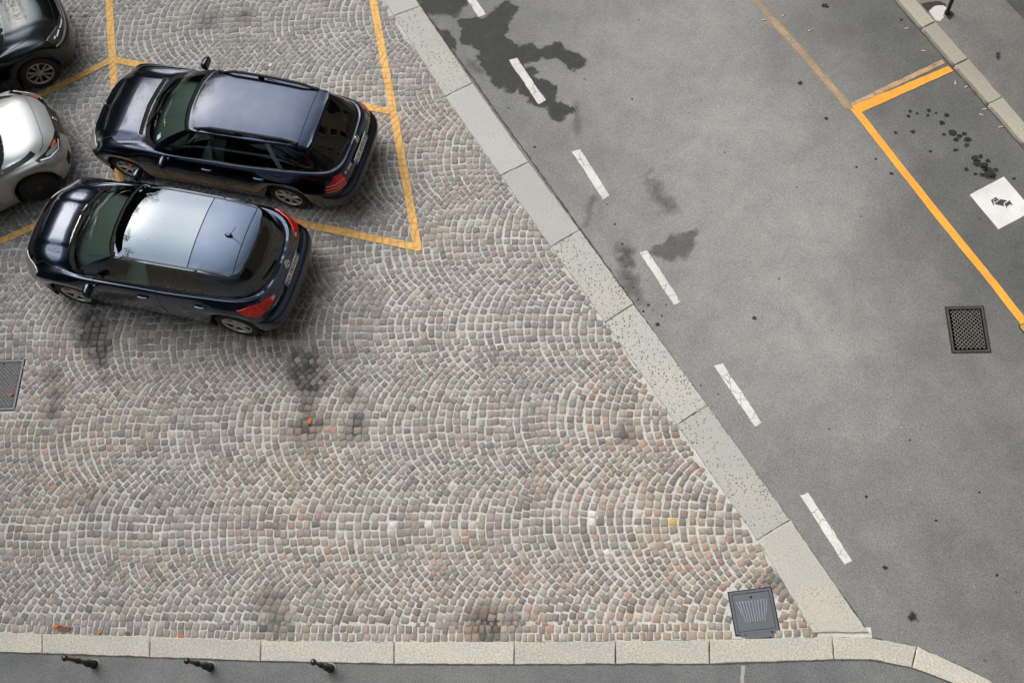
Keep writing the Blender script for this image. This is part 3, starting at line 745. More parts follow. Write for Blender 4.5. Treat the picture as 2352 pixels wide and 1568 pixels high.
# ------------------------------------------------------------------ stains of the road, each with its own outline
BLOT = 0
def blotch(name, pts, z, mat, soft=.05, rag=.035, step=.025):
    """irregular flat patch on a fine grid; the attribute fade falls from 1 inside to 0 'soft' metres outside the ragged outline"""
    P = np.array([list(p)[:2] for p in pts]); lo = P.min(0)-soft*1.2-rag-.02; hi = P.max(0)+soft*1.2+rag+.02
    xs = np.arange(lo[0], hi[0]+step, step); ys = np.arange(lo[1], hi[1]+step, step); X, Y = np.meshgrid(xs, ys)
    global BLOT; BLOT += 1; z = z+.00012*BLOT
    Q = np.stack([X.ravel(), Y.ravel()], 1); sd = random.random()*70
    nz = np.array([[fbm(x, y, 5, sd, 5), fbm(x, y, 5, sd+20, 5)] for x, y in Q])*rag*1.6; R = Q+nz
    d = np.full(len(R), 1e9); ins = np.zeros(len(R), bool); n = len(P)
    for i in range(n):
        p, q = P[i], P[(i+1) % n]; e = q-p; t = np.clip(((R-p)@e)/max(1e-12, e@e), 0, 1)
        d = np.minimum(d, np.linalg.norm(R-(p+t[:, None]*e), axis=1))
        c = ((p[1] > R[:, 1]) != (q[1] > R[:, 1]))
        xi = p[0]+(R[:, 1]-p[1])/(q[1]-p[1]+1e-12)*(q[0]-p[0]); ins ^= c & (R[:, 0] < xi)
    f = np.clip(.5+np.where(ins, d, -d)/(2*soft), 0, 1).reshape(X.shape)
    ok = (f[:-1, :-1]+f[1:, :-1]+f[:-1, 1:]+f[1:, 1:]) > 0
    nx_ = len(xs); jj, ii = np.nonzero(ok)
    fs = [(j*nx_+i, j*nx_+i+1, (j+1)*nx_+i+1, (j+1)*nx_+i) for j, i in zip(jj.tolist(), ii.tolist())]
    used = sorted({v for q_ in fs for v in q_}); mp = {v: k for k, v in enumerate(used)}
    o = mesh(name, [(Q[v, 0], Q[v, 1], z) for v in used], [tuple(mp[v] for v in q_) for q_ in fs], mat)
    set_attr(o, 'fade', f.ravel()[used]); return tag(o, kind='structure')
def solid(name, pts, z, mat, rag=.012, step=.03):
    P = [Vector(p) for p in pts]; n = len(P); out = []; sd = random.random()*70
    for i in range(n):
        a, b = P[i], P[(i+1) % n]; m = max(1, int((b-a).length/step))
        for k in range(m):
            p = a.lerp(b, k/m); out.append((p.x+rag*fbm(p.x*9, p.y*9, 1, sd), p.y+rag*fbm(p.x*9, p.y*9, 1, sd+20), z))
    bm = bmesh.new(); f = bm.faces.new([bm.verts.new(p) for p in out]); f.normal_update()
    if f.normal.z < 0: f.normal_flip()
    bmesh.ops.triangulate(bm, faces=[f]); return tag(from_bm(name, bm, mat), kind='structure')
ZS = Z_ROAD+.002
def s5(x, y, z=ZS): return src(1500+x/2.24, y/2.24, z)
WETP = [(1115,40),(1190,15),(1290,75),(1230,170),(1190,240),(1180,290),(1150,320),(1190,350),(1290,410),(1400,395),(1480,450),(1560,395),(1650,390),(1700,440),(1760,460),(1810,480),(1870,530),(1900,590),(1830,630),(1745,640),(1700,590),(1620,530),(1560,520),(1480,560),(1400,560),(1345,548),(1350,600),(1450,612),(1470,660),(1420,700),(1480,720),(1560,720),(1610,760),(1640,850),(1640,920),(1700,950),(1775,990),(1760,1030),(1690,1060),(1680,1085),(1580,1075),(1570,1020),(1540,960),(1470,950),(1380,920),(1340,860),(1310,850),(1290,780),(1240,820),(1160,790),(1100,750),(1000,690),(960,590),(920,560),(910,430),(840,420),(780,390),(745,340),(770,250),(740,200),(780,150),(900,170),(960,165),(1010,130),(1060,90)]
blotch('wet_patch', [s5(*p) for p in WETP], ZS, WET, .045, .045, .02)
blotch('wet_patch', [s5(*p) for p in [(330,-80),(820,-90),(830,10),(800,60),(740,130),(640,135),(540,130),(450,110),(400,50)]], ZS, WET, .10, .05)
blotch('wet_patch', [s5(*p) for p in [(560,240),(640,260),(700,340),(735,440),(720,470),(650,400),(600,330)]], ZS, WET, .05, .03)
blotch('wet_patch', [s5(*p) for p in [(830,560),(900,580),(955,640),(920,660),(850,620)]], ZS, DAMP, .10, .05)
def s5b(x, y, z=ZS): return src(2000+x/1.96, 900+y/1.96, z)
blotch('damp_patch', [s5b(*p) for p in [(1150,200),(1230,160),(1290,120),(1400,50),(1560,55),(1520,150),(1480,230),(1380,280),(1290,260),(1200,250)]], ZS, DAMP, .06, .05)
blotch('damp_patch', [s5b(*p) for p in [(950,190),(1000,200),(1060,250),(1080,310),(1000,330),(970,260)]], ZS, DAMP, .08, .05)
for q in ([(1350,450),(1368,452),(1352,520),(1342,522)], [(1318,235),(1332,238),(1333,310),(1322,312)]):
    blotch('tyre_scuff', [at(x, y, ZS) for x, y in q], ZS, SCUFF, .07, .03)
for q in ([(1490,405),(1530,450),(1555,485),(1530,490),(1500,450)], [(1420,560),(1450,570),(1440,600),(1415,590)], [(1430,600),(1462,640),(1480,700),(1450,690),(1425,640)]):
    blotch('damp_patch', [at(x, y, ZS) for x, y in q], ZS, DAMP, .16, .06)
for q in ([(1870,640),(1905,660),(1925,700),(1918,748),(1908,745),(1912,705),(1895,670)], [(1960,600),(1972,640),(1976,760),(1962,765),(1958,690)], [(2010,680),(2030,675),(2075,690),(2060,702)]):
    blotch('tyre_scuff', [at(x, y, ZS) for x, y in q], ZS, PALE, .16, .05)
SPOTS = [(1375,955,15),(1435,975,12),(1360,998,15),(1535,950,16),(1525,990,14),(1597,972,10),(1690,990,20),(1650,1055,22),(1400,1132,18),(1250,1140,14),(1740,1140,30),(1840,1150,18),(1665,1155,14),(1770,1200,20),(1870,1200,25),(1860,1245,18),(1765,1290,18),(1550,1300,13),(1930,1360,26),(1980,1345,20),(2040,1380,20),(1950,1400,30),(2010,1420,30),(2110,1460,20),(2060,1490,45),(1860,1455,16),(1935,1495,14),(2265,1535,14),(640,50,25),(665,60,12),(1300,172,13),(430,715,20),(655,1018,14),(2020,1450,26),(2085,1520,22),(1990,1500,18),(1800,1170,20),(1215,1490,14),(915,1435,10),(1080,1365,9)]
SPOTS2 = [(1478,715,3),(1510,745,4.5),(1490,700,3),(1520,725,2.2),(1466,688,2.5),(1530,700,2),(1500,712,1.8),(1455,660,2.2),(1440,640,2),(1733,730,5),(2033,1303,4.5),(1412,515,2.5),(1430,560,3),(1395,470,2),(1168,248,2.5),(1228,338,3),(1212,378,2.5),(1610,885,2),(2150,1195,2.5),(1905,985,2.2),(2250,1130,2.5),(1650,905,2),(2290,1320,3),(1790,640,2),(1665,350,2.2),(1452,228,2.5),(2090,1010,2),(1990,1140,3),(1830,430,2)]
MBs = bmesh.new(); fl_ = MBs.verts.layers.float.new('fade')
for x, y, r in [(c6(a, b, ZS), None, r_/2.146*2352/4096/141) for a, b, r_ in SPOTS]+[(at(a, b, ZS), None, r_/155) for a, b, r_ in SPOTS2]:
    c = x; rr = r; sd = random.random()*60
    cv = MBs.verts.new(c); cv[fl_] = 1; r1 = []; r2 = []
    for k in range(18):
        a = 2*PI*k/18; w = 1+.35*fbm(math.cos(a)*1.4, math.sin(a)*1.4, 1, sd)
        for lst, m_, fa in ((r1, .8, .8), (r2, 1.35, 0)):
            v = MBs.verts.new((c.x+math.cos(a)*rr*w*m_, c.y+math.sin(a)*rr*w*m_, ZS)); v[fl_] = fa; lst.append(v)
    for k in range(18):
        j = (k+1) % 18; MBs.faces.new((cv, r1[k], r1[j])); MBs.faces.new((r1[k], r2[k], r2[j], r1[j]))
tag(from_bm('oil_spots', MBs, OIL), kind='structure')
blotch('oil_smear', [at(2093+9*math.cos(a), 1415+10*math.sin(a), ZS) for a in np.linspace(0, 2*PI, 10)[:-1]], ZS, OIL, .07, .03)
# soil hole, painted flange shadow and cement patch round the pole, splashes on the lower pavement
def c6b(x, y, z): return src(3650+x/5.226, y/5.226, z)
ZP = Z_RK-.006
solid('soil_and_shadow_patch', [c6b(x, y, ZP+.003) for x, y in [(170,75),(420,38),(590,45),(705,92),(715,200),(600,250),(430,230),(315,240),(230,150)]], ZP+.003, simple('soil_and_shadow', (.040, .036, .030), .95, var=.3))
solid('soil_and_shadow_patch', [c6b(x, y, ZP+.003) for x, y in [(690,240),(790,205),(885,310),(770,425),(690,340)]], ZP+.003, bpy.data.materials['soil_and_shadow'])  # shadow of the pole's base flange, painted as a flat dark patch
solid('cement_patch', [c6b(x, y, ZP+.008) for x, y in [(350,240),(430,145),(520,120),(640,112),(712,155),(700,240),(640,330),(660,370),(555,440),(480,425),(400,320)]], ZP+.008, CEMENT)
for q in ([(2100,480,16)],):
    blotch('damp_patch', [c6b(1810+40*math.cos(a), 1180+95*math.sin(a), ZP+.003) for a in np.linspace(0, 2*PI, 12)[:-1]], ZP+.003, OIL, .05, .02)
solid('cement_patch', [at(x, y, Z_PAVE) for x, y in [(1702,1527),(1711,1528),(1709,1572),(1700,1573)]], Z_PAVE-.001, simple('pale_joint_fill', (.33, .325, .30), .9, var=.2))
# ================================================================== CARS
def bmat(n_c, sub, mirror_lo, mirror_hi, sign):
    """uniform cubic B-spline sampling matrix with mirrored or extrapolated ends; sign = -1 for the coordinate that flips"""
    rows = []; nodes = (n_c-1)*sub+1
    for s in range(nodes):
        i = min(s//sub, n_c-2); t = (s-i*sub)/sub
        w = np.array([(1-t)**3, 3*t**3-6*t*t+4, -3*t**3+3*t*t+3*t+1, t**3])/6
        r = np.zeros(n_c)
        for k in range(4):
            j = i-1+k
            if j < 0:
                if mirror_lo: r[1] += sign*w[k]
                else: r[0] += 2*w[k]; r[1] -= w[k]
            elif j >= n_c:
                if mirror_hi: r[n_c-2] += sign*w[k]
                else: r[n_c-1] += 2*w[k]; r[n_c-2] -= w[k]
            else: r[j] += w[k]
        rows.append(r)
    return np.array(rows)
def chord_matrix(t, sub, sign):
    """interpolating cubic spline through nodes at t (both ends mirrored), sampled sub times per cell; sign -1 for the flipping coordinate"""
    n = len(t); m = 3
    lo = [2*t[0]-t[k] for k in range(m, 0, -1)]; hi = [2*t[-1]-t[n-1-k] for k in range(1, m+1)]
    tt = np.array(lo+list(t)+hi); N = len(tt)
    E_ = np.zeros((N, n))
    for k in range(m): E_[k, m-k] = sign; E_[N-1-k, n-1-(m-k)] = sign
    for k in range(n): E_[m+k, k] = 1
    h = np.diff(tt); A_ = np.zeros((N, N)); B_ = np.zeros((N, N)); A_[0, 0] = A_[-1, -1] = 1
    for i in range(1, N-1):
        A_[i, i-1], A_[i, i], A_[i, i+1] = h[i-1], 2*(h[i-1]+h[i]), h[i]
        B_[i, i-1] += 6/h[i-1]; B_[i, i] -= 6/h[i-1]+6/h[i]; B_[i, i+1] += 6/h[i]
    M2 = np.linalg.solve(A_, B_); rows = []
    for s_ in range((n-1)*sub+1):
        c = min(s_//sub, n-2); i = c+m; x = (s_-c*sub)/sub*h[i]; a, b = h[i]-x, x
        r = (M2[i]*a**3+M2[i+1]*b**3)/(6*h[i])
        r = r+(np.eye(N)[i]/h[i]-M2[i]*h[i]/6)*a+(np.eye(N)[i+1]/h[i]-M2[i+1]*h[i]/6)*b
        rows.append(r)
    return np.array(rows)@E_
def pchip(y, sub):
    """monotone cubic through y at whole numbers"""
    d = np.diff(y); n = len(y); g = np.zeros(n)
    for i in range(1, n-1):
        if d[i-1]*d[i] > 0: g[i] = 2*d[i-1]*d[i]/(d[i-1]+d[i])
    g[0], g[-1] = d[0]*.6, d[-1]*.6; out = []
    for s_ in range((n-1)*sub+1):
        i = min(s_//sub, n-2); t = s_/sub-i
        out.append((2*t**3-3*t*t+1)*y[i]+(t**3-2*t*t+t)*g[i]+(-2*t**3+3*t*t)*y[i+1]+(t**3-t*t)*g[i+1])
    return np.array(out)
def spline_surface(T, su, sv):
    nv, nu = T.shape[:2]; C = T.copy()
    ch = np.linalg.norm(np.diff(T[1:9], axis=1), axis=2).mean(0); t = np.concatenate([[0], np.cumsum(np.maximum(ch, .06))])
    U = {sg: chord_matrix(t, su, sg) for sg in (1, -1)}
    Vn = {sg: bmat(nv, 1, False, True, sg) for sg in (1, -1)}; Vs = {sg: bmat(nv, sv, False, True, sg) for sg in (1, -1)}
    for it in range(5):
        for c in range(3): C[:, :, c] += .9*(T[:, :, c]-Vn[-1 if c == 1 else 1]@C[:, :, c])
    S = np.zeros(((nv-1)*sv+1, (nu-1)*su+1, 3))
    for c in range(3):
        sg = -1 if c == 1 else 1; S[:, :, c] = Vs[sg]@C[:, :, c]@U[sg].T
    for j in (10, 11, 12):
        for c in (0, 1): S[j*sv, :, c] = pchip(T[j, :, c], su)
    return S
def full(front, side, rear): return list(front)+list(side)+list(rear)
SIDE_SIGN = (1, -1)
class Car:
    SU, SV = 8, 6
    def __init__(s, name, label, group, loc, yaw, rings, paint, wheels, opt):
        s.root = tag(empty(name, (loc[0], loc[1], 0), math.radians(yaw)), label, 'car', group)
        s.paint = paint; s.opt = opt; s.wh = wheels
        T = np.array([np.array(r, dtype=float).T for r in rings]); s.T = T.transpose(0, 2, 1)
        S = spline_surface(T, s.SU, s.SV); s.nv, s.nu = T.shape[0], T.shape[1]
        s.S = s.warp(S)
        s.build_shell()
    def smooth_roof(s, S):
        # roof skin: straight spacing between the roof rings, one clean crowned surface for the height
        SV = s.SV
        for a, b in ((10, 11), (11, 12)):
            for q in range(1, SV):
                t = q/SV; S[a*SV+q, :, :2] = S[a*SV, :, :2]*(1-t)+S[b*SV, :, :2]*t
        T = s.T
        cx = np.concatenate([T[12, 0, ::2], T[11, 0, [0, 16]], T[10, 0, [0, 16]]]); cz = np.concatenate([T[12, 2, ::2], T[11, 2, [0, 16]], T[10, 2, [0, 16]]])
        pc = np.polyfit(cx, cz, 4)
        ex = T[10, 0, 6:13]; ey = T[10, 1, 6:13]; ez = T[10, 2, 6:13]
        pd = np.polyfit(ex, np.polyval(pc, ex)-ez, 1); py = np.polyfit(ex, ey, 2)
        lo, hi = int(9.4*SV), int(10.5*SV)
        for k in range(lo, 12*SV+1):
            w = min(1, max(0, (k-lo)/(hi-lo))); w = w*w*(3-2*w)
            x, y = S[k, :, 0], S[k, :, 1]
            xe = np.clip(x, ex.min(), ex.max())
            z = np.polyval(pc, x)-np.maximum(.0, np.polyval(pd, xe))*(np.abs(y)/np.polyval(py, xe))**2.3
            S[k, :, 2] = S[k, :, 2]*(1-w)+z*w
        return S
    def warp(s, S):
        S = s.smooth_roof(S)
        # wheel arches: lift the lower flank over each wheel
        zt = S[5*s.SV, :, 2].copy(); zb = S[0, :, 2].copy()
        for xc, zc, ra in s.wh['arch']:
            for i in range(S.shape[1]):
                col = S[:5*s.SV+1, i]
                for k in range(5*s.SV+1):
                    x, y, z = col[k]
                    if y < .45 or abs(x-xc) >= ra: continue
                    a = zc+math.sqrt(ra*ra-(x-xc)**2); lo = zb[i]
                    if a > lo: col[k, 2] = zt[i]-(zt[i]-z)*(zt[i]-a)/max(.02, zt[i]-lo)
                    # flared lip
                    d = col[k, 2]-a
                    if a > lo and d < .06: col[k, 1] += .012*(1-max(0, d)/.06)
        if 'bulge' in s.opt:
            hw, dz, x0, x1 = s.opt['bulge']
            a, b = 5*s.SV, 7*s.SV
            for k in range(a, b+1):
                for i in range(6*s.SU+1):
                    x, y, z = S[k, i]
                    f = 1/(1+math.exp((abs(y)-hw)/.012)); g = max(0, min(1, (x1-x)/.18))*max(0, min(1, (x-x0)/.06))
                    S[k, i, 2] += dz*f*g
        return S
    def part_of(s, j, i):
        for nm, rows, cols in s.opt['cells']:
            if rows[0] <= j <= rows[1] and cols[0] <= i <= cols[1]: return nm
        return 'body'
    def build_shell(s):
        S = s.S; SU, SV = s.SU, s.SV; W = S.shape[1]
        groups = {}
        for j in range(s.nv-1):
            for i in range(s.nu-1): groups.setdefault(s.part_of(j, i), []).append((j, i))
        allv, allf = [], []
        s.parts = {}
        for nm, cells in groups.items():
            per_side = nm.split('#')[0] in s.opt['sided']
            store = {}
            for sd in SIDE_SIGN:
                vid = {}; vs = []; fs = []
                def V(k, i):
                    if (k, i) not in vid:
                        p = S[k, i]; vid[k, i] = len(vs); vs.append((p[0], p[1]*sd, p[2]))
                    return vid[k, i]
                for j, i in cells:
                    for a in range(SV):
                        for b in range(SU):
                            k, m = j*SV+a, i*SU+b
                            q = (V(k, m), V(k, m+1), V(k+1, m+1), V(k+1, m))
                            fs.append(q if sd > 0 else q[::-1])
                store[sd] = (vs, fs)
                b0 = len(allv); allv += vs; allf += [tuple(b0+x for x in f) for f in fs]
            mat = s.opt['mats'].get(nm, s.paint); nm_ = nm.split('#')[0]
            if per_side:
                for sd in SIDE_SIGN:
                    vs, fs = store[sd]; o = s.finish(nm_, vs, fs, mat); s.parts.setdefault(nm, []).append(o)
            else:
                vs = store[1][0]+store[-1][0]; n = len(store[1][0])
                fs = store[1][1]+[tuple(n+x for x in f) for f in store[-1][1]]
                s.parts[nm] = [s.finish(nm_, vs, fs, mat)]
        s.bvh = BVHTree.FromPolygons([Vector(v) for v in allv], allf)
    def finish(s, nm, vs, fs, mat, parent=None):
        o = mesh(nm, vs, fs, mat, parent or s.root, True)
        bm = bmesh.new(); bm.from_mesh(o.data); bmesh.ops.remove_doubles(bm, verts=bm.verts, dist=2e-4)
        bmesh.ops.dissolve_degenerate(bm, dist=2e-4, edges=bm.edges); bm.to_mesh(o.data); bm.free()
        o.data.polygons.foreach_set('use_smooth', [True]*len(o.data.polygons))
        return o
    def hit(s, p, d, off=.003, reach=.7):
        d = Vector(d).normalized(); p = Vector(p)
        h, n, i, t = s.bvh.ray_cast(p+d*reach, -d, reach*2)
        if h is None: h, n, i, t = s.bvh.find_nearest(p)
        if n.dot(d) < 0: n = -n
        return h+n*off, n
    def decal(s, nm, pts, d, mat, off=.004, parent=None, step=.035, skirt=.012):
        d = Vector(d).normalized(); P = [Vector(p) for p in pts]; n = len(P)
        c = sum(P, Vector())/n; e1 = Vector((0, 0, 1)).cross(d)
        e1 = e1.normalized() if e1.length > .1 else Vector((0, 1, 0)); e2 = d.cross(e1).normalized()
        q = [((p-c).dot(e1), (p-c).dot(e2)) for p in P]; ring = []
        for i in range(n):
            a, b = Vector(q[i]), Vector(q[(i+1) % n]); m = max(1, int((b-a).length/step))
            ring += [a.lerp(b, k/m) for k in range(m)]
        ar = sum(ring[i].x*ring[(i+1) % len(ring)].y-ring[(i+1) % len(ring)].x*ring[i].y for i in range(len(ring)))
        if ar < 0: ring.reverse()
        bm = bmesh.new(); bv = [bm.verts.new((x, y, 0)) for x, y in ring]
        f = bm.faces.new(bv); bmesh.ops.triangulate(bm, faces=[f])
        for _ in range(3):
            le = [e for e in bm.edges if e.calc_length() > step*1.6]
            if not le: break
            bmesh.ops.subdivide_edges(bm, edges=le, cuts=1); bmesh.ops.triangulate(bm, faces=[f for f in bm.faces if len(f.verts) > 3])
        for v in bm.verts:
            h, nrm = s.hit(c+e1*v.co.x+e2*v.co.y, d, off); v.co = h
        bnd = [e for e in bm.edges if e.is_boundary]
        r = bmesh.ops.extrude_edge_only(bm, edges=bnd)
        for g in r['geom']:
            if isinstance(g, bmesh.types.BMVert): g.co -= d*skirt
        bmesh.ops.recalc_face_normals(bm, faces=bm.faces)
        return from_bm(nm, bm, mat, parent or s.root, True, 40)
    def ribbon(s, nm, paths, d, w, mat, off=.0025, parent=None, step=.04):
        d = Vector(d).normalized(); mb = MB()
        for pts in paths:
            P = [Vector(p) for p in pts]; R = []
            for a, b in zip(P, P[1:]):
                m = max(1, int((b-a).length/step)); R += [a.lerp(b, k/m) for k in range(m)]
            R.append(P[-1]); H_ = [s.hit(p, d, off) for p in R]; L = []
            for i, (h, n) in enumerate(H_):
                t = (H_[min(i+1, len(H_)-1)][0]-H_[max(i-1, 0)][0]); x = n.cross(t)
                x = x.normalized()*w/2 if x.length > 1e-6 else Vector((0, 0, w/2))
                L += [h+x, h-x]
            mb.add(L, [(2*i, 2*i+1, 2*i+3, 2*i+2) for i in range(len(H_)-1)])
        o = mb.make(nm, mat, parent or s.root, True)
        bm = bmesh.new(); bm.from_mesh(o.data)
        for f in bm.faces:
            if f.normal.dot(d) < 0: f.normal_flip()
        bm.to_mesh(o.data); bm.free()
        return o
    def line(s, k, i0, i1, side=1):
        """points of the sampled surface along ring position k (in rings) from column i0 to i1"""
        kk = int(round(k*s.SV)); return [Vector((p[0], p[1]*side, p[2])) for p in s.S[kk, int(i0*s.SU):int(i1*s.SU)+1]]
    def col(s, i, k0, k1, side=1):
        ii = int(round(i*s.SU)); return [Vector((p[0], p[1]*side, p[2])) for p in s.S[int(k0*s.SV):int(k1*s.SV)+1, ii]]
    def on_surface(s, nm, paths, w, mat, off=.0025, parent=None):
        mb = MB()
        for P in paths:
            H_ = []
            for p in P:
                h, n, i, t = s.bvh.find_nearest(p); out = Vector((p.x*.1, p.y, p.z-.5))
                if n.dot(out) < 0: n = -n
                H_.append((Vector(p)+n*off, n))
            L = []
            for i, (h, n) in enumerate(H_):
                t = (H_[min(i+1, len(H_)-1)][0]-H_[max(i-1, 0)][0]); x = n.cross(t)
                x = x.normalized()*w/2 if x.length > 1e-6 else Vector((0, 0, w/2)); L += [h+x, h-x]
            mb.add(L, [(2*i, 2*i+1, 2*i+3, 2*i+2) for i in range(len(H_)-1)])
        return mb.make(nm, mat, parent or s.root, True)
    # ---------------------------------------------------------------- running gear, cabin
    def wheel(s, x, side, r, rim_r, y_out, style, steer=0, width=.2, rim_mat=None):
        w0 = MB(); yo = 0.0
        w0.lathe([(rim_r, -width*.9), (rim_r-.015, -width*.5), (rim_r-.02, -.07), (.05, -.075)], axis='y', seg=28)
        wo = w0.make('wheel', ALLOY_DK if style != 'steel' else STEELBLK, s.root)
        wo.location = (x, side*y_out, r); wo.rotation_euler = (0, 0, (PI if side < 0 else 0)+steer)
        t = MB(); t.lathe([(rim_r-.004, -.012), (rim_r+.012, -.002), (r*.5+rim_r*.5, .004), (r-.03, -.006), (r-.006, -.03), (r, -.055), (r, -width+.055), (r-.006, -width+.03), (r-.04, -width), (rim_r, -width+.01)], axis='y', seg=40, close=False)
        clean(t.make('tyre', RUBBER, wo))
        m = MB()
        if style == 'steel':
            m.lathe([(rim_r, -.012), (rim_r-.02, -.02), (rim_r-.03, -.06), (rim_r*.62, -.035), (rim_r*.35, -.03), (rim_r*.30, -.012), (.03, -.008)], axis='y', seg=30)
            for k in range(10):
                a = 2*PI*k/10; m.sup((math.cos(a)*rim_r*.72, -.042, math.sin(a)*rim_r*.72), (.035, .02, .05), 1, 8, 4)
        else:
            m.lathe([(rim_r+.002, -.008), (rim_r-.010, -.002), (rim_r-.018, -.012), (rim_r-.022, -.03)], axis='y', seg=40, close=False)
            m.lathe([(.062, -.05), (.060, -.022), (.045, -.014), (.001, -.012)], axis='y', seg=20)
            n, wi, wo_, pair = {'five': (5, .085, .062, 0), 'seven': (7, .040, .050, 0), 'double': (5, .020, .058, 1)}[style]
            for k in range(n):
                a0 = 2*PI*(k+.25)/n
                for sg in ((0,) if not pair else (-1, 1)):
                    a = a0+sg*.20
                    ri, ro = .045, rim_r-.012; ca, sa = math.cos(a), math.sin(a)
                    if pair:  ca2, sa2 = math.cos(a0+sg*.30), math.sin(a0+sg*.30)
                    else: ca2, sa2 = ca, sa
                    vs = []
                    for rr, ww, yy, cc, ss in ((ri, wi, -.018, ca, sa), ((ri+ro)/2, (wi+wo_)/2*(.8 if not pair else 1), -.012, (ca+ca2)/2, (sa+sa2)/2), (ro, wo_ if not (pair and sg < 0) else wo_*.55, -.008, ca2, sa2)):
                        for q, dy in ((-1, -.02), (-.6, 0), (.6, 0), (1, -.02)):
                            vs.append((rr*cc-ss*ww/2*q, yy+dy, rr*ss+cc*ww/2*q))
                    m.add(vs, [(g*4+h, g*4+h+1, g*4+h+5, g*4+h+4) for g in range(2) for h in range(3)])
        ro = m.make('rim', rim_mat or (STEELBLK if style == 'steel' else ALLOY), wo); clean(ro, 35)
        if style == 'steel':
            c = MB(); c.lathe([(.048, -.012), (.044, .0), (.001, .004)], axis='y', seg=16)
            for k in range(4): c.sup((math.cos(2*PI*(k+.5)/4)*.075, -.005, math.sin(2*PI*(k+.5)/4)*.075), (.018, .012, .018), 1, 8, 4)
            c.make('hub_cap', simple('dull_grey_hub', (.10, .10, .10), .4, .5) if 'dull_grey_hub' not in bpy.data.materials else bpy.data.materials['dull_grey_hub'], wo)
        return wo
    def gear(s, xf, xr, r, rim_r, y_out, style, steer=0, rim_mat=None):
        for x in (xf, xr):
            for sd in SIDE_SIGN: s.wheel(x, sd, r, rim_r, y_out, style, steer if x == xf else 0, rim_mat=rim_mat)
        u = MB(); ra = r+.055; yo = y_out+.02
        for x in (xf, xr):
            for sd in SIDE_SIGN:
                n = 18; vs = []; fs = []
                for k in range(n+1):
                    a = -.35+(PI+.7)*k/n; 
                    for yy in (yo-.36, yo-.015): vs.append((x+ra*math.cos(a), sd*yy, r+ra*math.sin(a)))
                fs = [(2*k, 2*k+1, 2*k+3, 2*k+2) for k in range(n)]
                b_ = len(vs); vs.append((x, sd*(yo-.36), r)); fs += [(b_, 2*k, 2*k+2) for k in range(n)]
                u.add(vs, fs)
        x0, x1 = s.T[0, 0, 16]+.12, s.T[0, 0, 0]-.12; m = (xf, xr)
        u.box(((x0+x1)/2, 0, .28), (x1-x0, 2*(y_out-.34), .14))
        u.box(((xf+xr)/2, 0, .28), (xf-xr-2*ra-.06, 2*(y_out-.03), .16))
        u.make('underbody', UNDER, s.root)
    def cabin(s, seat_z, xw, y=.36, wheel_side=1, rear=True):
        h = seat_z
        def seat(x, yy, wd, nm='seat'):
            b = MB(); b.sup((x, yy, h), (.50, wd, .20), .35, 14, 8)
            b.sup((x-.34, yy, h+.30), (.17, wd*.95, .62), .35, 14, 8, lambda p: p+Vector((-.24*(p.z/.6), 0, 0)))
            o = clean(b.make(nm, CLOTH, s.root), 60)
            for q in ((0,) if wd < .7 else (-.38, .38)):
                hb = MB(); hb.sup((x-.46, yy+q, h+.68), (.10, .26, .17), .5, 12, 8)
                clean(hb.make('headrest', CLOTH, o), 60)
        for sd in SIDE_SIGN: seat(xw-1.02, sd*y, .50)
        if rear: seat(xw-1.95, 0, 1.18)
        b = MB(); b.sup((xw-.36, 0, h+.31), (.66, 1.28, .24), .35, 24, 8); clean(b.make('dashboard', DASH, s.root), 60)
        b = MB(); R_ = .185; pts = [(xw-.66-.30*R_*math.sin(a)*1.2, wheel_side*y+R_*math.cos(a), h+.36+R_*math.sin(a)*.88) for a in np.linspace(0, 2*PI, 25)]
        b.tube(pts, .015, 8); b.tube([(xw-.66, wheel_side*y-R_, h+.36), (xw-.64, wheel_side*y, h+.36), (xw-.66, wheel_side*y+R_, h+.36)], .02, 6)
        b.make('steering_wheel', DASH, s.root, True)
        b = MB(); b.box((xw-1.35, 0, h-.15), (3.0, 1.36, .06)); b.make('cabin_floor', UNDER, s.root)
    def mirror(s, x, y, z, mat, size=(.13, .21, .135), tilt=.25):
        for sd in SIDE_SIGN:
            b = MB(); b.sup((0, 0, 0), size, .62, 18, 12, lambda p: Vector((p.x*(1 if p.x > 0 else .35)+(-.05*p.y*sd/size[1]), p.y, p.z*(1-.25*(p.y*sd)/size[1]))))
            o = clean(b.make('wing_mirror', mat, s.root), 60); o.location = (x, sd*y, z); o.rotation_euler = (0, 0, -sd*tilt)
            g = MB(); g.sup((-.024, 0, 0), (.012, size[1]*.84, size[2]*.74), .6, 16, 6, lambda p: Vector((p.x-.05*p.y*sd/size[1], p.y, p.z*(1-.25*(p.y*sd)/size[1])))); g.make('mirror_glass', GLOSSBLACK, o, True)
            a = MB(); a.tube([(.01, -sd*size[1]*.35, -.035), (.0, -sd*(size[1]*.5+.06), -.06)], [.022, .028], 8); a.make('stalk', mat, o, True)
    def handle(s, x, z, par, mat=None):
        for sd, o in zip(SIDE_SIGN, par):
            h, n = s.hit((x, sd*.8, z), (0, sd, 0), .0)
            b = MB(); b.sup((0, 0, 0), (.20, .035, .032), .6, 16, 8, lambda p: Vector((p.x, p.y+sd*.012*math.cos(p.x*15), p.z)))
            k = clean(b.make('handle', mat or s.paint, o), 60); k.location = h+Vector((0, sd*.014, 0))
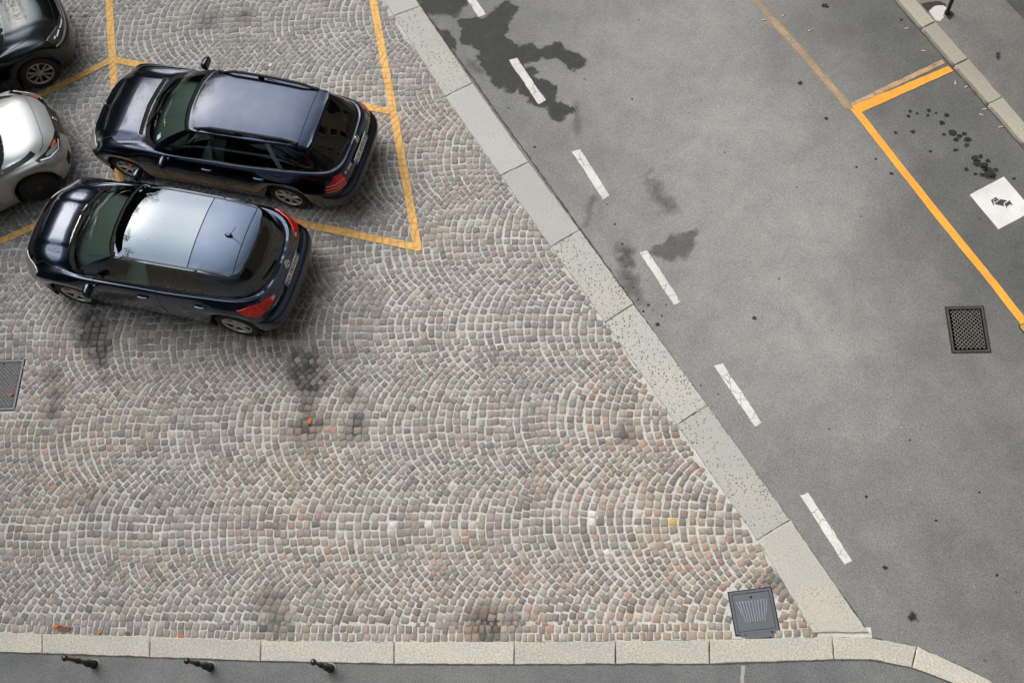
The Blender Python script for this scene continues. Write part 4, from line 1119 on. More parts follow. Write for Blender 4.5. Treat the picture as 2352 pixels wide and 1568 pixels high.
    def plate(s, x, y, z, txt, tilt, facing=-1, w=.52, h=.112, parent=None):
        """number plate with raised characters; facing -1: at the rear"""
        b = MB(); b.box((0, 0, -.004), (w, h, .008)); o = b.make('number_plate', PLATE, parent or s.root)
        X = Vector((0, 1*facing, 0)); N = Vector((facing*math.cos(tilt), 0, math.sin(tilt))); Y = N.cross(X)
        o.matrix_local = Matrix(((X.x, Y.x, N.x, x), (X.y, Y.y, N.y, y), (X.z, Y.z, N.z, z), (0, 0, 0, 1)))
        for sg in (-1, 1):
            e = MB(); e.box((sg*(w/2-.022), 0, .0015), (.042, h-.006, .003)); e.make('blue_band', PLATEBLUE, o)
        vs, fs = text_mesh(txt, .100); mx = max(abs(v[0]) for v in vs); k = min(1.25, (w/2-.052)/mx)
        b = mesh('plate_characters', [(v[0]*k, v[1]*1.02, .0025) for v in vs], fs, INK, o)
        return o
    def badge(s, txt, p, d, size, nm='badge', flip=1, spread=1.0):
        h, n = s.hit(p, d, .004); X = Vector((-n.y, n.x, 0))*-1
        X = Vector((0, 0, 1)).cross(n).normalized()
        if X.dot(Vector((0, -1, 0))) < 0 and flip: X = -X
        Y = n.cross(X); vs, fs = text_mesh(txt, size)
        P = []
        for v in vs:
            q = h+X*v[0]*spread+Y*v[1]; w, n2 = s.hit(q, d, .005); P.append(w)
        return mesh(nm, P, fs, BADGE, s.root)
def sm(side_front, *a): return a
CELLS = [('front_bumper', (0, 3), (0, 3)), ('rear_bumper', (0, 2), (12, 15)), ('bonnet', (6, 6), (0, 5)), ('bonnet', (5, 5), (0, 2)), ('windscreen', (7, 8), (0, 5)),
         ('side_window', (7, 8), (7, 7)), ('side_window#2', (7, 8), (9, 9)), ('pillar_trim', (7, 8), (8, 8)), ('rear_window', (7, 8), (13, 15)),
         ('tailgate', (3, 6), (13, 15)), ('spoiler', (9, 11), (13, 15)), ('spoiler', (10, 11), (12, 12)),
         ('door', (1, 6), (7, 8)), ('door#2', (1, 6), (9, 10))]
SIDED = ('door', 'side_window', 'pillar_trim', 'quarter_window')
def glassy(cells): return cells
# ------------------------------------------------ estate
MS = [1.72, 1.357, .95, .62, -.32, -.39, -1.38, -1.46, -1.98]
def R3(X, Y, Z): return [X, Y, Z]
estate = [
 R3(full([2.07, 2.05, 1.97, 1.83], MS, [-2.20, -2.33, -2.39, -2.40]), full([0, .32, .58, .73], [.79, .80, .80, .80, .80, .80, .80, .80, .77], [.70, .52, .28, 0]), full([.20]*4, [.18]*9, [.24, .26, .28, .28])),
 R3(full([2.13, 2.11, 2.03, 1.88], MS, [-2.25, -2.40, -2.46, -2.47]), full([0, .33, .60, .77], [.83, .848, .848, .845, .85, .85, .85, .85, .82], [.75, .56, .30, 0]), full([.36]*4, [.36]*9, [.37]*4)),
 R3(full([2.14, 2.12, 2.04, 1.89], MS, [-2.26, -2.42, -2.475, -2.485]), full([0, .33, .60, .78], [.845, .862, .862, .862, .864, .864, .864, .862, .835], [.76, .57, .30, 0]), full([.54]*4, [.54]*9, [.545]*4)),
 R3(full([2.12, 2.10, 2.02, 1.88], MS, [-2.19, -2.315, -2.375, -2.385]), full([0, .33, .60, .78], [.845, .862, .862, .862, .864, .864, .864, .862, .83], [.735, .55, .29, 0]), full([.60]*4, [.60]*9, [.595]*4)),
 R3(full([2.08, 2.06, 1.98, 1.84], MS, [-2.18, -2.33, -2.39, -2.40]), full([0, .33, .60, .765], [.835, .857, .858, .856, .856, .856, .852, .85, .81], [.725, .55, .29, 0]), full([.69]*4, [.72]*9, [.74]*4)),
 R3(full([1.965, 1.945, 1.88, 1.76], [1.66, 1.357, .95, .62, -.32, -.39, -1.38, -1.46, -1.99], [-2.17, -2.30, -2.355, -2.365]), full([0, .31, .55, .68], [.775, .81, .815, .812, .805, .805, .78, .775, .725], [.645, .49, .26, 0]), full([.765, .76, .75, .755], [.80, .85, .885, .895, .905, .905, .915, .918, .93], [.93, .935, .94, .94])),
 R3(full([1.45, 1.45, 1.45, 1.48], [1.40, 1.18, .80, .60, -.32, -.39, -1.38, -1.46, -2.00], [-2.15, -2.265, -2.315, -2.325]), full([0, .25, .47, .60], [.665, .71, .735, .752, .752, .752, .722, .717, .655], [.585, .45, .24, 0]), full([.945, .942, .932, .907], [.895, .922, .95, .94, .95, .95, .97, .972, .985], [.985, .98, .978, .978])),
 R3(full([.93, .92, .88, .84], [.80, .755, .69, .59, -.32, -.39, -1.38, -1.46, -2.03], [-2.12, -2.225, -2.275, -2.285]), full([0, .23, .43, .53], [.585, .635, .68, .735, .738, .738, .706, .702, .635], [.55, .42, .22, 0]), full([.988, .986, .980, .976], [.973, .970, .967, .956, .966, .966, .987, .99, 1.0], [1.005, 1.0, .998, .998])),
 None,
 R3(full([.13, .125, .10, .085], [.07, .055, .035, -.06, -.37, -.44, -1.24, -1.32, -1.87], [-1.885, -1.925, -1.945, -1.95]), full([0, .2, .365, .43], [.47, .505, .535, .562, .566, .566, .548, .546, .59], [.47, .355, .19, 0]), full([1.412, 1.407, 1.394, 1.386], [1.380, 1.374, 1.367, 1.362, 1.388, 1.389, 1.378, 1.37, 1.13], [1.325, 1.342, 1.35, 1.352])),
 R3(full([.06, .055, .03, .015], [0, -.015, -.04, -.13, -.39, -.46, -1.22, -1.45, -1.735], [-1.85, -1.885, -1.905, -1.91]), full([0, .2, .36, .415], [.452, .48, .503, .522, .53, .53, .517, .508, .490], [.45, .335, .18, 0]), full([1.427, 1.422, 1.411, 1.404], [1.399, 1.395, 1.391, 1.395, 1.418, 1.419, 1.412, 1.403, 1.382], [1.36, 1.377, 1.384, 1.386])),
 R3(full([-.06, -.07, -.08, -.10], [-.12, -.14, -.17, -.23, -.42, -.49, -1.2, -1.46, -1.737], [-1.79, -1.81, -1.825, -1.83]), full([0, .12, .20, .225], [.245, .262, .272, .28, .286, .287, .28, .272, .258], [.23, .17, .09, 0]), full([1.448, 1.447, 1.443, 1.442], [1.444, 1.443, 1.442, 1.444, 1.455, 1.456, 1.447, 1.435, 1.412], [1.402, 1.403, 1.404, 1.404])),
 R3(full([-.18, -.185, -.19, -.205], [-.215, -.23, -.25, -.29, -.44, -.51, -1.2, -1.46, -1.738], [-1.75, -1.755, -1.76, -1.763]), [0]*17, full([1.462]*4, [1.462, 1.462, 1.463, 1.464, 1.468, 1.468, 1.46, 1.447, 1.422], [1.42, 1.419, 1.418, 1.418])),
]
def fill_mid(rings, bulge=.018):
    a, b = np.array(rings[7], float), np.array(rings[9], float); m = (a+b)/2
    for i in range(17):
        side = 6.5 <= i <= 12.5
        if side: m[1, i] += bulge
        elif i <= 6: m[0, i] += bulge*(1.6 if i < 4 else 1); m[2, i] += bulge*.9
        else: m[0, i] -= bulge; m[2, i] += bulge*.3
    rings[8] = m.tolist(); return rings
for _j in range(6):
    for _i in (2, 3, 13, 14):
        estate[_j][0][_i] += .02 if _i < 8 else -.02; estate[_j][1][_i] *= 1.03
for _j in (6, 7, 9, 10):
    for _i in (13, 14): estate[_j][1][_i] *= 1.04; estate[_j][0][_i] -= .015
def trim_ends(rings, ax, kf, kr):
    for r in rings:
        if r: r[0] = [ax+(x-ax)*kf if x > ax else -ax+(x+ax)*kr if x < -ax else x for x in r[0]]
for _r in (estate[:7], ): trim_ends(_r, 1.357, .89, 1.0)
trim_ends(estate[:3], 1.357, 1.0, .975)
fill_mid(estate)
est = Car('estate_car', 'dark navy estate car with roof rails, parked in the yellow bay behind the crossover', 'parked cars', (-6.162, 9.243), 166.6, estate, NAVY_M,
          dict(arch=[(1.357, .316, .355), (-1.357, .316, .355)]),
          dict(cells=[('quarter_window', (7, 8), (11, 11)), ('pillar_trim#2', (7, 8), (10, 10)), ('roof', (10, 11), (0, 11)), ('roof', (9, 9), (0, 5))]+CELLS, sided=SIDED, bulge=(.53, .012, 1.0, 1.9),
               mats={'windscreen': GLASS, 'side_window': GLASS_S, 'side_window#2': GLASS_D, 'quarter_window': GLASS_D, 'rear_window': GLASS_D, 'pillar_trim': GLOSSBLACK, 'pillar_trim#2': DIVIDER}))
est.gear(1.357, -1.357, .316, .212, .815, 'seven'); est.cabin(.46, .93)
est.mirror(.43, .93, .955, est.paint, (.15, .20, .14))
est.handle(-.20, .83, est.parts['door']); est.handle(-1.06, .84, est.parts['door#2'])
def body_lines(c):
    for q, sd in enumerate(SIDE_SIGN):
        c.on_surface('door_gap', [c.col(7, 1, 7, sd)[::-1]+c.line(1, 7, 9, sd)], .008, SEAM, parent=c.parts['door'][q])
        c.on_surface('door_gap', [c.col(9, 1, 7, sd)[::-1]+c.line(1, 9, 10.2, sd)], .008, SEAM, parent=c.parts['door#2'][q])
body_lines(est)
# bonnet outline, roof seam, belt chrome, rails
for nm, paths in (('bonnet_gap', [est.line(6, 3, 6, sd) for sd in SIDE_SIGN]+[est.col(3, 5, 6, sd) for sd in SIDE_SIGN]+[est.line(5, 0, 3, sd) for sd in SIDE_SIGN]),
                  ('tailgate_seam', [est.col(12, 10, 12, sd) for sd in SIDE_SIGN]), ('tailgate_gap', [est.col(13, 3, 7, sd) for sd in SIDE_SIGN]+[est.line(3, 13, 16, sd) for sd in SIDE_SIGN])):
    est.on_surface(nm, paths, .010, SEAM)
est.on_surface('windscreen_trim', [est.line(9.4, 0, 6.5, sd) for sd in SIDE_SIGN], .040, COWL, .006)
est.on_surface('windscreen_base_trim', [est.line(7.08, 0, 6.6, sd) for sd in SIDE_SIGN], .075, COWL, .006)
est.on_surface('rear_window_trim', [est.line(7.1, 13, 16, sd) for sd in SIDE_SIGN]+[est.col(13.12, 7, 9, sd) for sd in SIDE_SIGN], .045, GLOSSBLACK, .003)
for sd in SIDE_SIGN:
    est.on_surface('belt_trim', [est.line(6.75, 7, 12.2, sd)], .024, simple('belt_chrome', (.30, .36, .41), .4, .3) if 'belt_chrome' not in bpy.data.materials else bpy.data.materials['belt_chrome'], .004)
    est.on_surface('side_moulding', [est.line(3.3, 6.7, 10.6, sd)], .022, est.paint, .007)
    b = MB(); P = []
    rl = [p for p in est.line(10, 7.2, 12, sd)]
    for i, p in enumerate(rl):
        t = i/(len(rl)-1); P.append(p+Vector((0, -sd*.022, .006+.052*min(1, 6*t, 6*(1-t)))))
    b.tube(P, [.014+.008*min(1, 5*i/len(P), 5*(1-i/len(P))) for i in range(len(P))], 8)
    r_ = b.make('roof_rail', BLACKTRIM, est.root, True)
    for q in (.02, .50, .97):
        b = MB(); p = rl[int(q*(len(rl)-1))]; b.box((p.x, p.y-sd*.01, p.z+.012), (.09, .022, .045)); b.make('rail_foot', BLACKTRIM, r_)
est.on_surface('roof_groove', [[p+Vector((0, -sd*.028, .002)) for p in est.line(10, 6.8, 12, sd)] for sd in SIDE_SIGN], .022, SEAM, .001)
# bonnet vent grille
vt = est.decal('bonnet_vent', [(1.02, .52, .9), (1.05, .30, .9), (1.075, 0, .9), (1.05, -.30, .9), (1.02, -.52, .9), (.94, -.54, .9), (.965, -.30, .9), (.99, 0, .9), (.965, .30, .9), (.94, .54, .9)], (0, 0, 1), simple('grey_vent_rim', (.20, .22, .25), .35, .6), .004, skirt=.004)
vi = est.decal('vent_slots', [(1.014, .513, .9), (1.045, .30, .9), (1.07, 0, .9), (1.045, -.30, .9), (1.014, -.513, .9), (.946, -.533, .9), (.970, -.30, .9), (.995, 0, .9), (.970, .30, .9), (.946, .533, .9)], (0, 0, 1), COWL, .009, vt)
est.ribbon('vent_slat', [[(1.02-.0-.012*k-(.033 if abs(1) else 0)*0-.03*(y/.5)**2+.035, y, .9) for y in np.linspace(-.49, .49, 17)] for k in range(1, 5)], (0, 0, 1), .004, SEAM, .0115, vt)
for sd in SIDE_SIGN:
    est.decal('headlight', [(2.0, sd*.40, .72), (1.92, sd*.62, .745), (1.78, sd*.74, .72), (1.84, sd*.75, .60), (1.97, sd*.66, .565), (2.05, sd*.44, .58)], (.8, sd*.6, 0), HEADLAMP, .006)
    tl = est.decal('tail_light', [(-2.235, sd*.67, .925), (-2.31, sd*.58, .92), (-2.36, sd*.555, .80), (-2.34, sd*.60, .665), (-2.22, sd*.75, .640), (-2.06, sd*.82, .655), (-2.09, sd*.81, .75)], (-.72, sd*.7, .1), REDDARK, .008)
    est.decal('red_lens', [(-2.24, sd*.665, .915), (-2.31, sd*.585, .91), (-2.345, sd*.57, .80), (-2.33, sd*.60, .70), (-2.22, sd*.745, .68), (-2.10, sd*.81, .69), (-2.13, sd*.80, .76)], (-.72, sd*.7, .1), REDLAMP, .0105, tl)
    est.ribbon('lamp_band', [[(-2.10+dx, sd*.81, z), (-2.22, sd*.74, z), (-2.335, sd*.59, z+.02)] for z, dx in ((.70, 0), (.755, -.02), (.81, -.05))], (-.72, sd*.7, .1), .011, LAMPBAND, .0135, tl)
est.decal('grille', [(2.1, -.33, .74), (2.1, .33, .74), (2.12, .28, .58), (2.12, -.28, .58)], (1, 0, .2), simple('grille_slats', (.06, .06, .065), .3, .7), .008)
st = MB(); st.lathe([(.012, 0), (.008, .02), (.006, .03)], seg=10); st.tube([(0, .038*math.cos(a), .068+.038*math.sin(a)) for a in np.linspace(0, 2*PI, 21)], .005, 6)
for k in range(3): st.tube([(0, 0, .068), (0, .038*math.cos(PI/2+k*2*PI/3), .068+.038*math.sin(PI/2+k*2*PI/3))], [.007, .003], 6)
so = st.make('bonnet_star', BADGE, est.root, True); so.location = est.hit((1.88, 0, .8), (0, 0, 1), 0)[0]
est.plate(-2.425, .03, .815, 'CK 875CK', .22, parent=est.parts['tailgate'][0])
h, n = est.hit((-2.36, -.03, .945), (-1, 0, .25), .006)
e = MB(); e.tube([(.0, .044*math.cos(a), .044*math.sin(a)) for a in np.linspace(0, 2*PI, 25)], .006, 6)
for k in range(3): e.tube([(0, 0, 0), (0, .042*math.cos(PI/2+k*2*PI/3), .042*math.sin(PI/2+k*2*PI/3))], [.010, .003], 6)
eo = e.make('emblem', BADGE, est.root, True); eo.location = h; eo.rotation_euler = (0, .35, 0)
est.badge('C 220', (-2.36, .44, .87), (-1, .25, .25), .062, spread=1.25); est.badge('CDI', (-2.35, -.50, .87), (-1, -.25, .25), .062, spread=1.2)
w = MB(); w.tube([tuple(est.hit((-2.28, .06, 1.0), (-1, 0, .6), .02)[0]), tuple(est.hit((-2.25, .20, 1.02), (-1, 0, .6), .022)[0]), tuple(est.hit((-2.235, .50, 1.03), (-1, .1, .6), .018)[0])], [.014, .009, .006], 6); w.make('rear_wiper', GLOSSBLACK, est.root)
def front_wipers(c, pts):
    for P in pts:
        w = MB(); w.tube([tuple(c.hit(p, (.6, 0, 1), .016)[0]) for p in P], [.013]+[.008]*(len(P)-1), 6); w.make('wiper', BLACKTRIM, c.root)
front_wipers(est, [[(.93, .38, 1.0), (.82, .10, 1.04), (.78, -.18, 1.06)], [(.95, -.10, 1.0), (.84, -.36, 1.02), (.75, -.56, 1.03)]])
est.decal('windscreen_sticker', [(.63, .545, 1.05), (.63, .61, 1.03), (.55, .585, 1.09), (.55, .52, 1.1)], (.6, .1, 1), STICKER, .003, skirt=.001)

# ------------------------------------------------ crossover
QS = [1.72, 1.315, 1.0, .70, -.23, -.31, -1.15, -1.23, -1.70]
cross = [
 R3(full([2.10, 2.08, 2.0, 1.86], QS, [-1.93, -2.05, -2.09, -2.10]), full([0, .32, .58, .74], [.80, .82, .82, .82, .82, .82, .82, .82, .79], [.71, .53, .28, 0]), full([.24]*4, [.24]*9, [.30, .32, .33, .33])),
 R3(full([2.18, 2.16, 2.08, 1.93], QS, [-1.98, -2.105, -2.145, -2.155]), full([0, .33, .60, .78], [.845, .868, .868, .866, .87, .87, .87, .868, .84], [.77, .57, .30, 0]), full([.42]*4, [.42]*9, [.44]*4)),
 R3(full([2.19, 2.17, 2.09, 1.93], QS, [-1.97, -2.095, -2.135, -2.145]), full([0, .33, .60, .785], [.855, .884, .884, .882, .886, .886, .886, .884, .85], [.775, .575, .30, 0]), full([.62]*4, [.62]*9, [.615]*4)),
 R3(full([2.17, 2.15, 2.07, 1.92], QS, [-1.90, -2.005, -2.045, -2.055]), full([0, .33, .60, .785], [.855, .884, .884, .882, .886, .886, .886, .884, .848], [.75, .555, .29, 0]), full([.67]*4, [.67]*9, [.665]*4)),
 R3(full([2.14, 2.12, 2.03, 1.87], QS, [-1.895, -2.015, -2.06, -2.07]), full([0, .33, .59, .76], [.84, .876, .878, .874, .874, .874, .868, .865, .83], [.735, .55, .29, 0]), full([.78]*4, [.80]*9, [.82]*4)),
 R3(full([2.05, 2.03, 1.95, 1.80], [1.66, 1.315, 1.0, .70, -.23, -.31, -1.15, -1.23, -1.68], [-1.865, -1.975, -2.02, -2.03]), full([0, .31, .55, .69], [.79, .825, .832, .832, .825, .825, .80, .797, .745], [.64, .47, .25, 0]), full([.875, .87, .855, .85], [.895, .945, .97, .985, 1.0, 1.0, 1.03, 1.033, 1.045], [1.03, 1.015, 1.005, 1.005])),
 R3(full([1.69, 1.69, 1.67, 1.57], [1.43, 1.25, 1.03, .70, -.23, -.31, -1.15, -1.23, -1.66], [-1.83, -1.925, -1.97, -1.98]), full([0, .27, .50, .63], [.685, .73, .765, .768, .772, .772, .748, .745, .685], [.59, .44, .23, 0]), full([1.036, 1.033, 1.022, .995], [.98, .992, 1.004, 1.005, 1.03, 1.03, 1.062, 1.065, 1.08], [1.07, 1.06, 1.052, 1.052])),
 R3(full([1.25, 1.24, 1.20, 1.16], [1.115, 1.065, 1.0, .70, -.23, -.31, -1.13, -1.21, -1.62], [-1.775, -1.865, -1.91, -1.92]), full([0, .24, .45, .56], [.62, .67, .715, .752, .757, .757, .732, .728, .655], [.54, .40, .21, 0]), full([1.077, 1.075, 1.065, 1.057], [1.052, 1.046, 1.04, 1.02, 1.044, 1.045, 1.08, 1.083, 1.11], [1.10, 1.085, 1.078, 1.076])),
 None,
 R3(full([.36, .355, .33, .31], [.29, .265, .235, .12, -.30, -.38, -1.10, -1.22, -1.55], [-1.63, -1.685, -1.715, -1.725]), full([0, .21, .385, .455], [.50, .535, .567, .592, .598, .598, .578, .574, .55], [.49, .36, .19, 0]), full([1.540, 1.536, 1.525, 1.518], [1.511, 1.506, 1.499, 1.484, 1.515, 1.516, 1.50, 1.492, 1.482], [1.475, 1.488, 1.495, 1.497])),
 R3(full([.30, .295, .27, .25], [.23, .21, .18, .06, -.33, -.93, -1.15, -1.36, -1.585], [-1.66, -1.705, -1.738, -1.748]), full([0, .21, .375, .435], [.475, .51, .537, .563, .577, .57, .56, .55, .527], [.475, .355, .185, 0]), full([1.556, 1.552, 1.541, 1.535], [1.531, 1.526, 1.521, 1.519, 1.545, 1.546, 1.540, 1.533, 1.520], [1.518, 1.528, 1.533, 1.534])),
 R3(full([.18, .175, .165, .15], [.13, .11, .08, .0, -.35, -.93, -1.15, -1.36, -1.585], [-1.625, -1.65, -1.67, -1.677]), full([0, .11, .195, .225], [.248, .265, .28, .29, .297, .294, .288, .282, .272], [.245, .18, .095, 0]), full([1.584, 1.583, 1.580, 1.578], [1.582, 1.58, 1.578, 1.578, 1.60, 1.597, 1.59, 1.58, 1.565], [1.56, 1.558, 1.557, 1.556])),
 R3(full([.05, .045, .04, .03], [.02, 0, -.02, -.07, -.38, -.93, -1.15, -1.36, -1.585], [-1.595, -1.602, -1.607, -1.61]), [0]*17, full([1.602]*4, [1.603, 1.604, 1.605, 1.606, 1.615, 1.61, 1.603, 1.592, 1.575], [1.574, 1.573, 1.572, 1.572])),
]
trim_ends(cross[:6], 1.315, .965, .94)
fill_mid(cross, .02)
QYAW = math.radians(167.3); QSH = -.05
qx = Car('crossover_car', 'blue black crossover with mirror bright panoramic roof and a short roof aerial', 'parked cars', (-6.674-QSH*math.sin(QYAW), 7.054+QSH*math.cos(QYAW)), 167.3, cross, NAVY_Q,
         dict(arch=[(1.315, .343, .385), (-1.315, .343, .385)]),
         dict(cells=[('panoramic_roof', (10, 11), (0, 8)), ('panoramic_roof', (9, 9), (0, 5)), ('roof', (10, 11), (9, 11))]+CELLS, sided=SIDED, bulge=(.36, .024, 1.1, 2.02),
              mats={'windscreen': GLASS, 'side_window': GLASS_S, 'side_window#2': GLASS_D, 'rear_window': GLASS_D, 'pillar_trim': GLOSSBLACK, 'panoramic_roof': ROOFGLASS}))
qx.gear(1.315, -1.315, .343, .225, .835, 'five'); qx.cabin(.60, 1.24, .37)
qx.mirror(.67, .98, 1.04, qx.paint, (.16, .20, .16), .3)
qx.handle(-.07, .905, qx.parts['door']); qx.handle(-.98, .935, qx.parts['door#2'])
body_lines(qx)
qx.on_surface('bonnet_gap', [qx.line(6, 3, 6, sd) for sd in SIDE_SIGN]+[qx.col(3, 5, 6, sd) for sd in SIDE_SIGN]+[qx.line(5, 0, 3, sd) for sd in SIDE_SIGN], .010, SEAM)
qx.on_surface('roof_seam', [qx.col(9, 10, 12, sd) for sd in SIDE_SIGN]+[qx.col(12, 10, 12, sd) for sd in SIDE_SIGN], .013, SEAM)
qx.on_surface('tailgate_gap', [qx.col(13, 3, 7, sd) for sd in SIDE_SIGN]+[qx.line(3, 13, 16, sd) for sd in SIDE_SIGN], .010, SEAM)
qx.on_surface('windscreen_trim', [qx.line(9.4, 0, 6.5, sd) for sd in SIDE_SIGN], .045, COWL, .006)
qx.on_surface('windscreen_base_trim', [qx.line(7.1, 0, 6.6, sd) for sd in SIDE_SIGN], .10, COWL, .006)
for sd in SIDE_SIGN:
    qx.on_surface('roof_channel', [[p+Vector((0, -sd*.006, .002)) for p in qx.line(10, 7, 12, sd)]], .024, RAILGREY, .004)
    qx.on_surface('belt_trim', [qx.line(6.85, 7, 10.4, sd)], .016, bpy.data.materials['belt_chrome'], .004)
    tl = qx.decal('tail_light', [(-1.52, sd*.79, .965), (-1.70, sd*.75, 1.0), (-1.86, sd*.63, .985), (-1.985, sd*.50, .955), (-2.0, sd*.49, .90), (-1.94, sd*.58, .86), (-1.86, sd*.70, .815), (-1.76, sd*.80, .79), (-1.66, sd*.83, .86)], (-.66, sd*.75, .15), REDLAMP, .010)
    qx.decal('reversing_lens', [(-1.955, sd*.53, .945), (-1.99, sd*.49, .935), (-1.99, sd*.49, .905), (-1.955, sd*.54, .90)], (-.8, sd*.6, .1), simple('pale_lens', (.62, .50, .45), .2) if 'pale_lens' not in bpy.data.materials else bpy.data.materials['pale_lens'], .013, tl)
    qx.decal('headlight', [(2.02, sd*.45, .83), (1.90, sd*.66, .86), (1.68, sd*.80, .885), (1.70, sd*.82, .80), (1.90, sd*.74, .72), (2.05, sd*.50, .73)], (.75, sd*.65, .1), HEADLAMP, .007)
    h, n = qx.hit((.90, sd*.9, .80), (0, sd, 0), 0)
    r_ = MB(); r_.sup((0, 0, 0), (.065, .018, .028), .8, 12, 6); o = r_.make('side_repeater', LAMPBAND, qx.root, True); o.location = h
# bright strip at the foot of the tailgate glass
qx.on_surface('tailgate_ridge', [qx.line(6.35, 12.9, 16, sd) for sd in SIDE_SIGN], .028, qx.paint, .006)
qx.decal('grille', [(2.1, -.40, .80), (2.1, .40, .80), (2.16, .36, .66), (2.16, -.36, .66)], (1, 0, .2), GLOSSBLACK, .008)
qx.plate(-2.043, -.02, .80, 'EA 787AW', .18, parent=qx.parts['tailgate'][0])
h, n = qx.hit((-2.03, -.02, .955), (-1, 0, .3), .006)
e = MB(); e.tube([(.0, .052*math.cos(a), .046*math.sin(a)) for a in np.linspace(0, 2*PI, 25)], .009, 6); e.box((0, 0, 0), (.010, .135, .024))
eo = e.make('emblem', BADGE, qx.root, True); eo.location = h; eo.rotation_euler = (0, .3, 0)
qx.badge('QASHQAI', (-2.0, .46, .80), (-1, .45, .2), .050, spread=1.3)
ab = MB(); ab.sup((0, 0, .015), (.11, .055, .04), .8, 14, 8); ao = ab.make('aerial', GLOSSBLACK, qx.root, True); ao.location = qx.hit((-1.37, 0, 1.58), (0, 0, 1), 0)[0]
am = MB(); am.tube([(-.02, 0, .02), (-.21, 0, .30)], [.007, .005], 6); am.make('mast', GLOSSBLACK, ao)
w = MB(); w.tube([tuple(qx.hit(p, (-1, 0, .5), .02)[0]) for p in ((-1.92, .02, 1.09), (-1.89, .20, 1.13), (-1.84, .36, 1.15))], [.016, .011, .007], 6); w.make('rear_wiper', GLOSSBLACK, qx.root)
front_wipers(qx, [[(1.22, .42, 1.1), (1.13, .12, 1.13), (1.09, -.22, 1.15)], [(1.24, -.14, 1.1), (1.13, -.38, 1.12), (1.03, -.60, 1.12)]])
for sd in SIDE_SIGN: qx.on_surface('bumper_crease', [qx.line(2.05, 12.5, 16, sd)], .012, qx.paint, .004)

# ------------------------------------------------ the two hatchbacks nosing in from the left: same topology, own proportions
def reshape(rings, x_from, x_to, ky, kz, dz_hood=0.0):
    out = []
    for j, r in enumerate(rings):
        X = np.interp(r[0], x_from, x_to).tolist(); Y = (np.array(r[1])*ky).tolist(); Z = (np.array(r[2])*kz).tolist()
        out.append([X, Y, Z])
    return out
def place(hub_xy, yaw, hub_local):
    y = math.radians(yaw); return (hub_xy[0]-(hub_local[0]*math.cos(y)-hub_local[1]*math.sin(y)), hub_xy[1]-(hub_local[0]*math.sin(y)+hub_local[1]*math.cos(y)))
XF = [-2.105, -1.315, 1.315, 2.16]
suv_r = reshape(cross, XF, [-2.09, -1.295, 1.295, 2.13], 1.03, .97)
VY = 29.0
vw = Car('black_car', 'glossy black car at the top left corner with a ten spoke two tone alloy wheel', 'parked cars', place((-9.574, 10.738), VY, (1.295, -.80)), VY, suv_r, BLACK_V,
         dict(arch=[(1.295, .33, .37), (-1.295, .33, .37)]),
         dict(cells=[('roof', (10, 11), (0, 11)), ('roof', (9, 9), (0, 5))]+CELLS, sided=SIDED, bulge=(.50, .014, 1.1, 2.0),
              mats={'windscreen': GLASS, 'side_window': GLASS_S, 'side_window#2': GLASS_D, 'rear_window': GLASS_D, 'pillar_trim': GLOSSBLACK}))
TWOTONE = simple('machined_alloy', (.58, .50, .44), .3, .8)
vw.gear(1.295, -1.295, .33, .222, .845, 'double', 0, TWOTONE); vw.cabin(.58, 1.22, .37)
vw.mirror(.72, .99, 1.04, vw.paint, (.15, .2, .15)); vw.handle(-.07, .88, vw.parts['door']); vw.handle(-.97, .91, vw.parts['door#2']); body_lines(vw)
vw.on_surface('bonnet_gap', [vw.line(6, 3, 6, sd) for sd in SIDE_SIGN]+[vw.line(5, 0, 3, sd) for sd in SIDE_SIGN], .010, SEAM)
vw.on_surface('windscreen_base_trim', [vw.line(7.1, 0, 6.6, sd) for sd in SIDE_SIGN], .10, COWL, .006)
front_wipers(vw, [[(1.20, .42, 1.07), (1.10, .12, 1.10), (1.06, -.22, 1.12)]])
for sd in SIDE_SIGN:
    hl = vw.decal('headlight', [(2.04, sd*.36, .79), (1.92, sd*.60, .81), (1.70, sd*.78, .83), (1.72, sd*.80, .76), (1.90, sd*.73, .695), (2.07, sd*.42, .70)], (.75, sd*.65, .1), simple('dark_headlamp', (.035, .04, .04), .12, .3, Coat_Weight=1.0) if 'dark_headlamp' not in bpy.data.materials else bpy.data.materials['dark_headlamp'], .008)
    vw.ribbon('light_guide', [[(2.04, sd*.40, .765), (1.95, sd*.58, .775)], [(1.93, sd*.60, .775), (1.85, sd*.70, .76)], [(1.84, sd*.70, .775), (1.80, sd*.74, .77)]], (.75, sd*.65, .2), .020, DRL, .011, hl)
    vw.ribbon('chrome_strip', [[(2.11, 0, .70), (2.06, sd*.42, .695), (1.90, sd*.735, .69), (1.75, sd*.82, .70)]], (.8, sd*.5, .2), .035, simple('satin_chrome', (.42, .50, .50), .25, .9) if 'satin_chrome' not in bpy.data.materials else bpy.data.materials['satin_chrome'], .010)
vw.decal('grille', [(2.1, -.38, .76), (2.1, .38, .76), (2.12, .36, .70), (2.12, -.36, .70)], (1, 0, .2), GLOSSBLACK, .008)

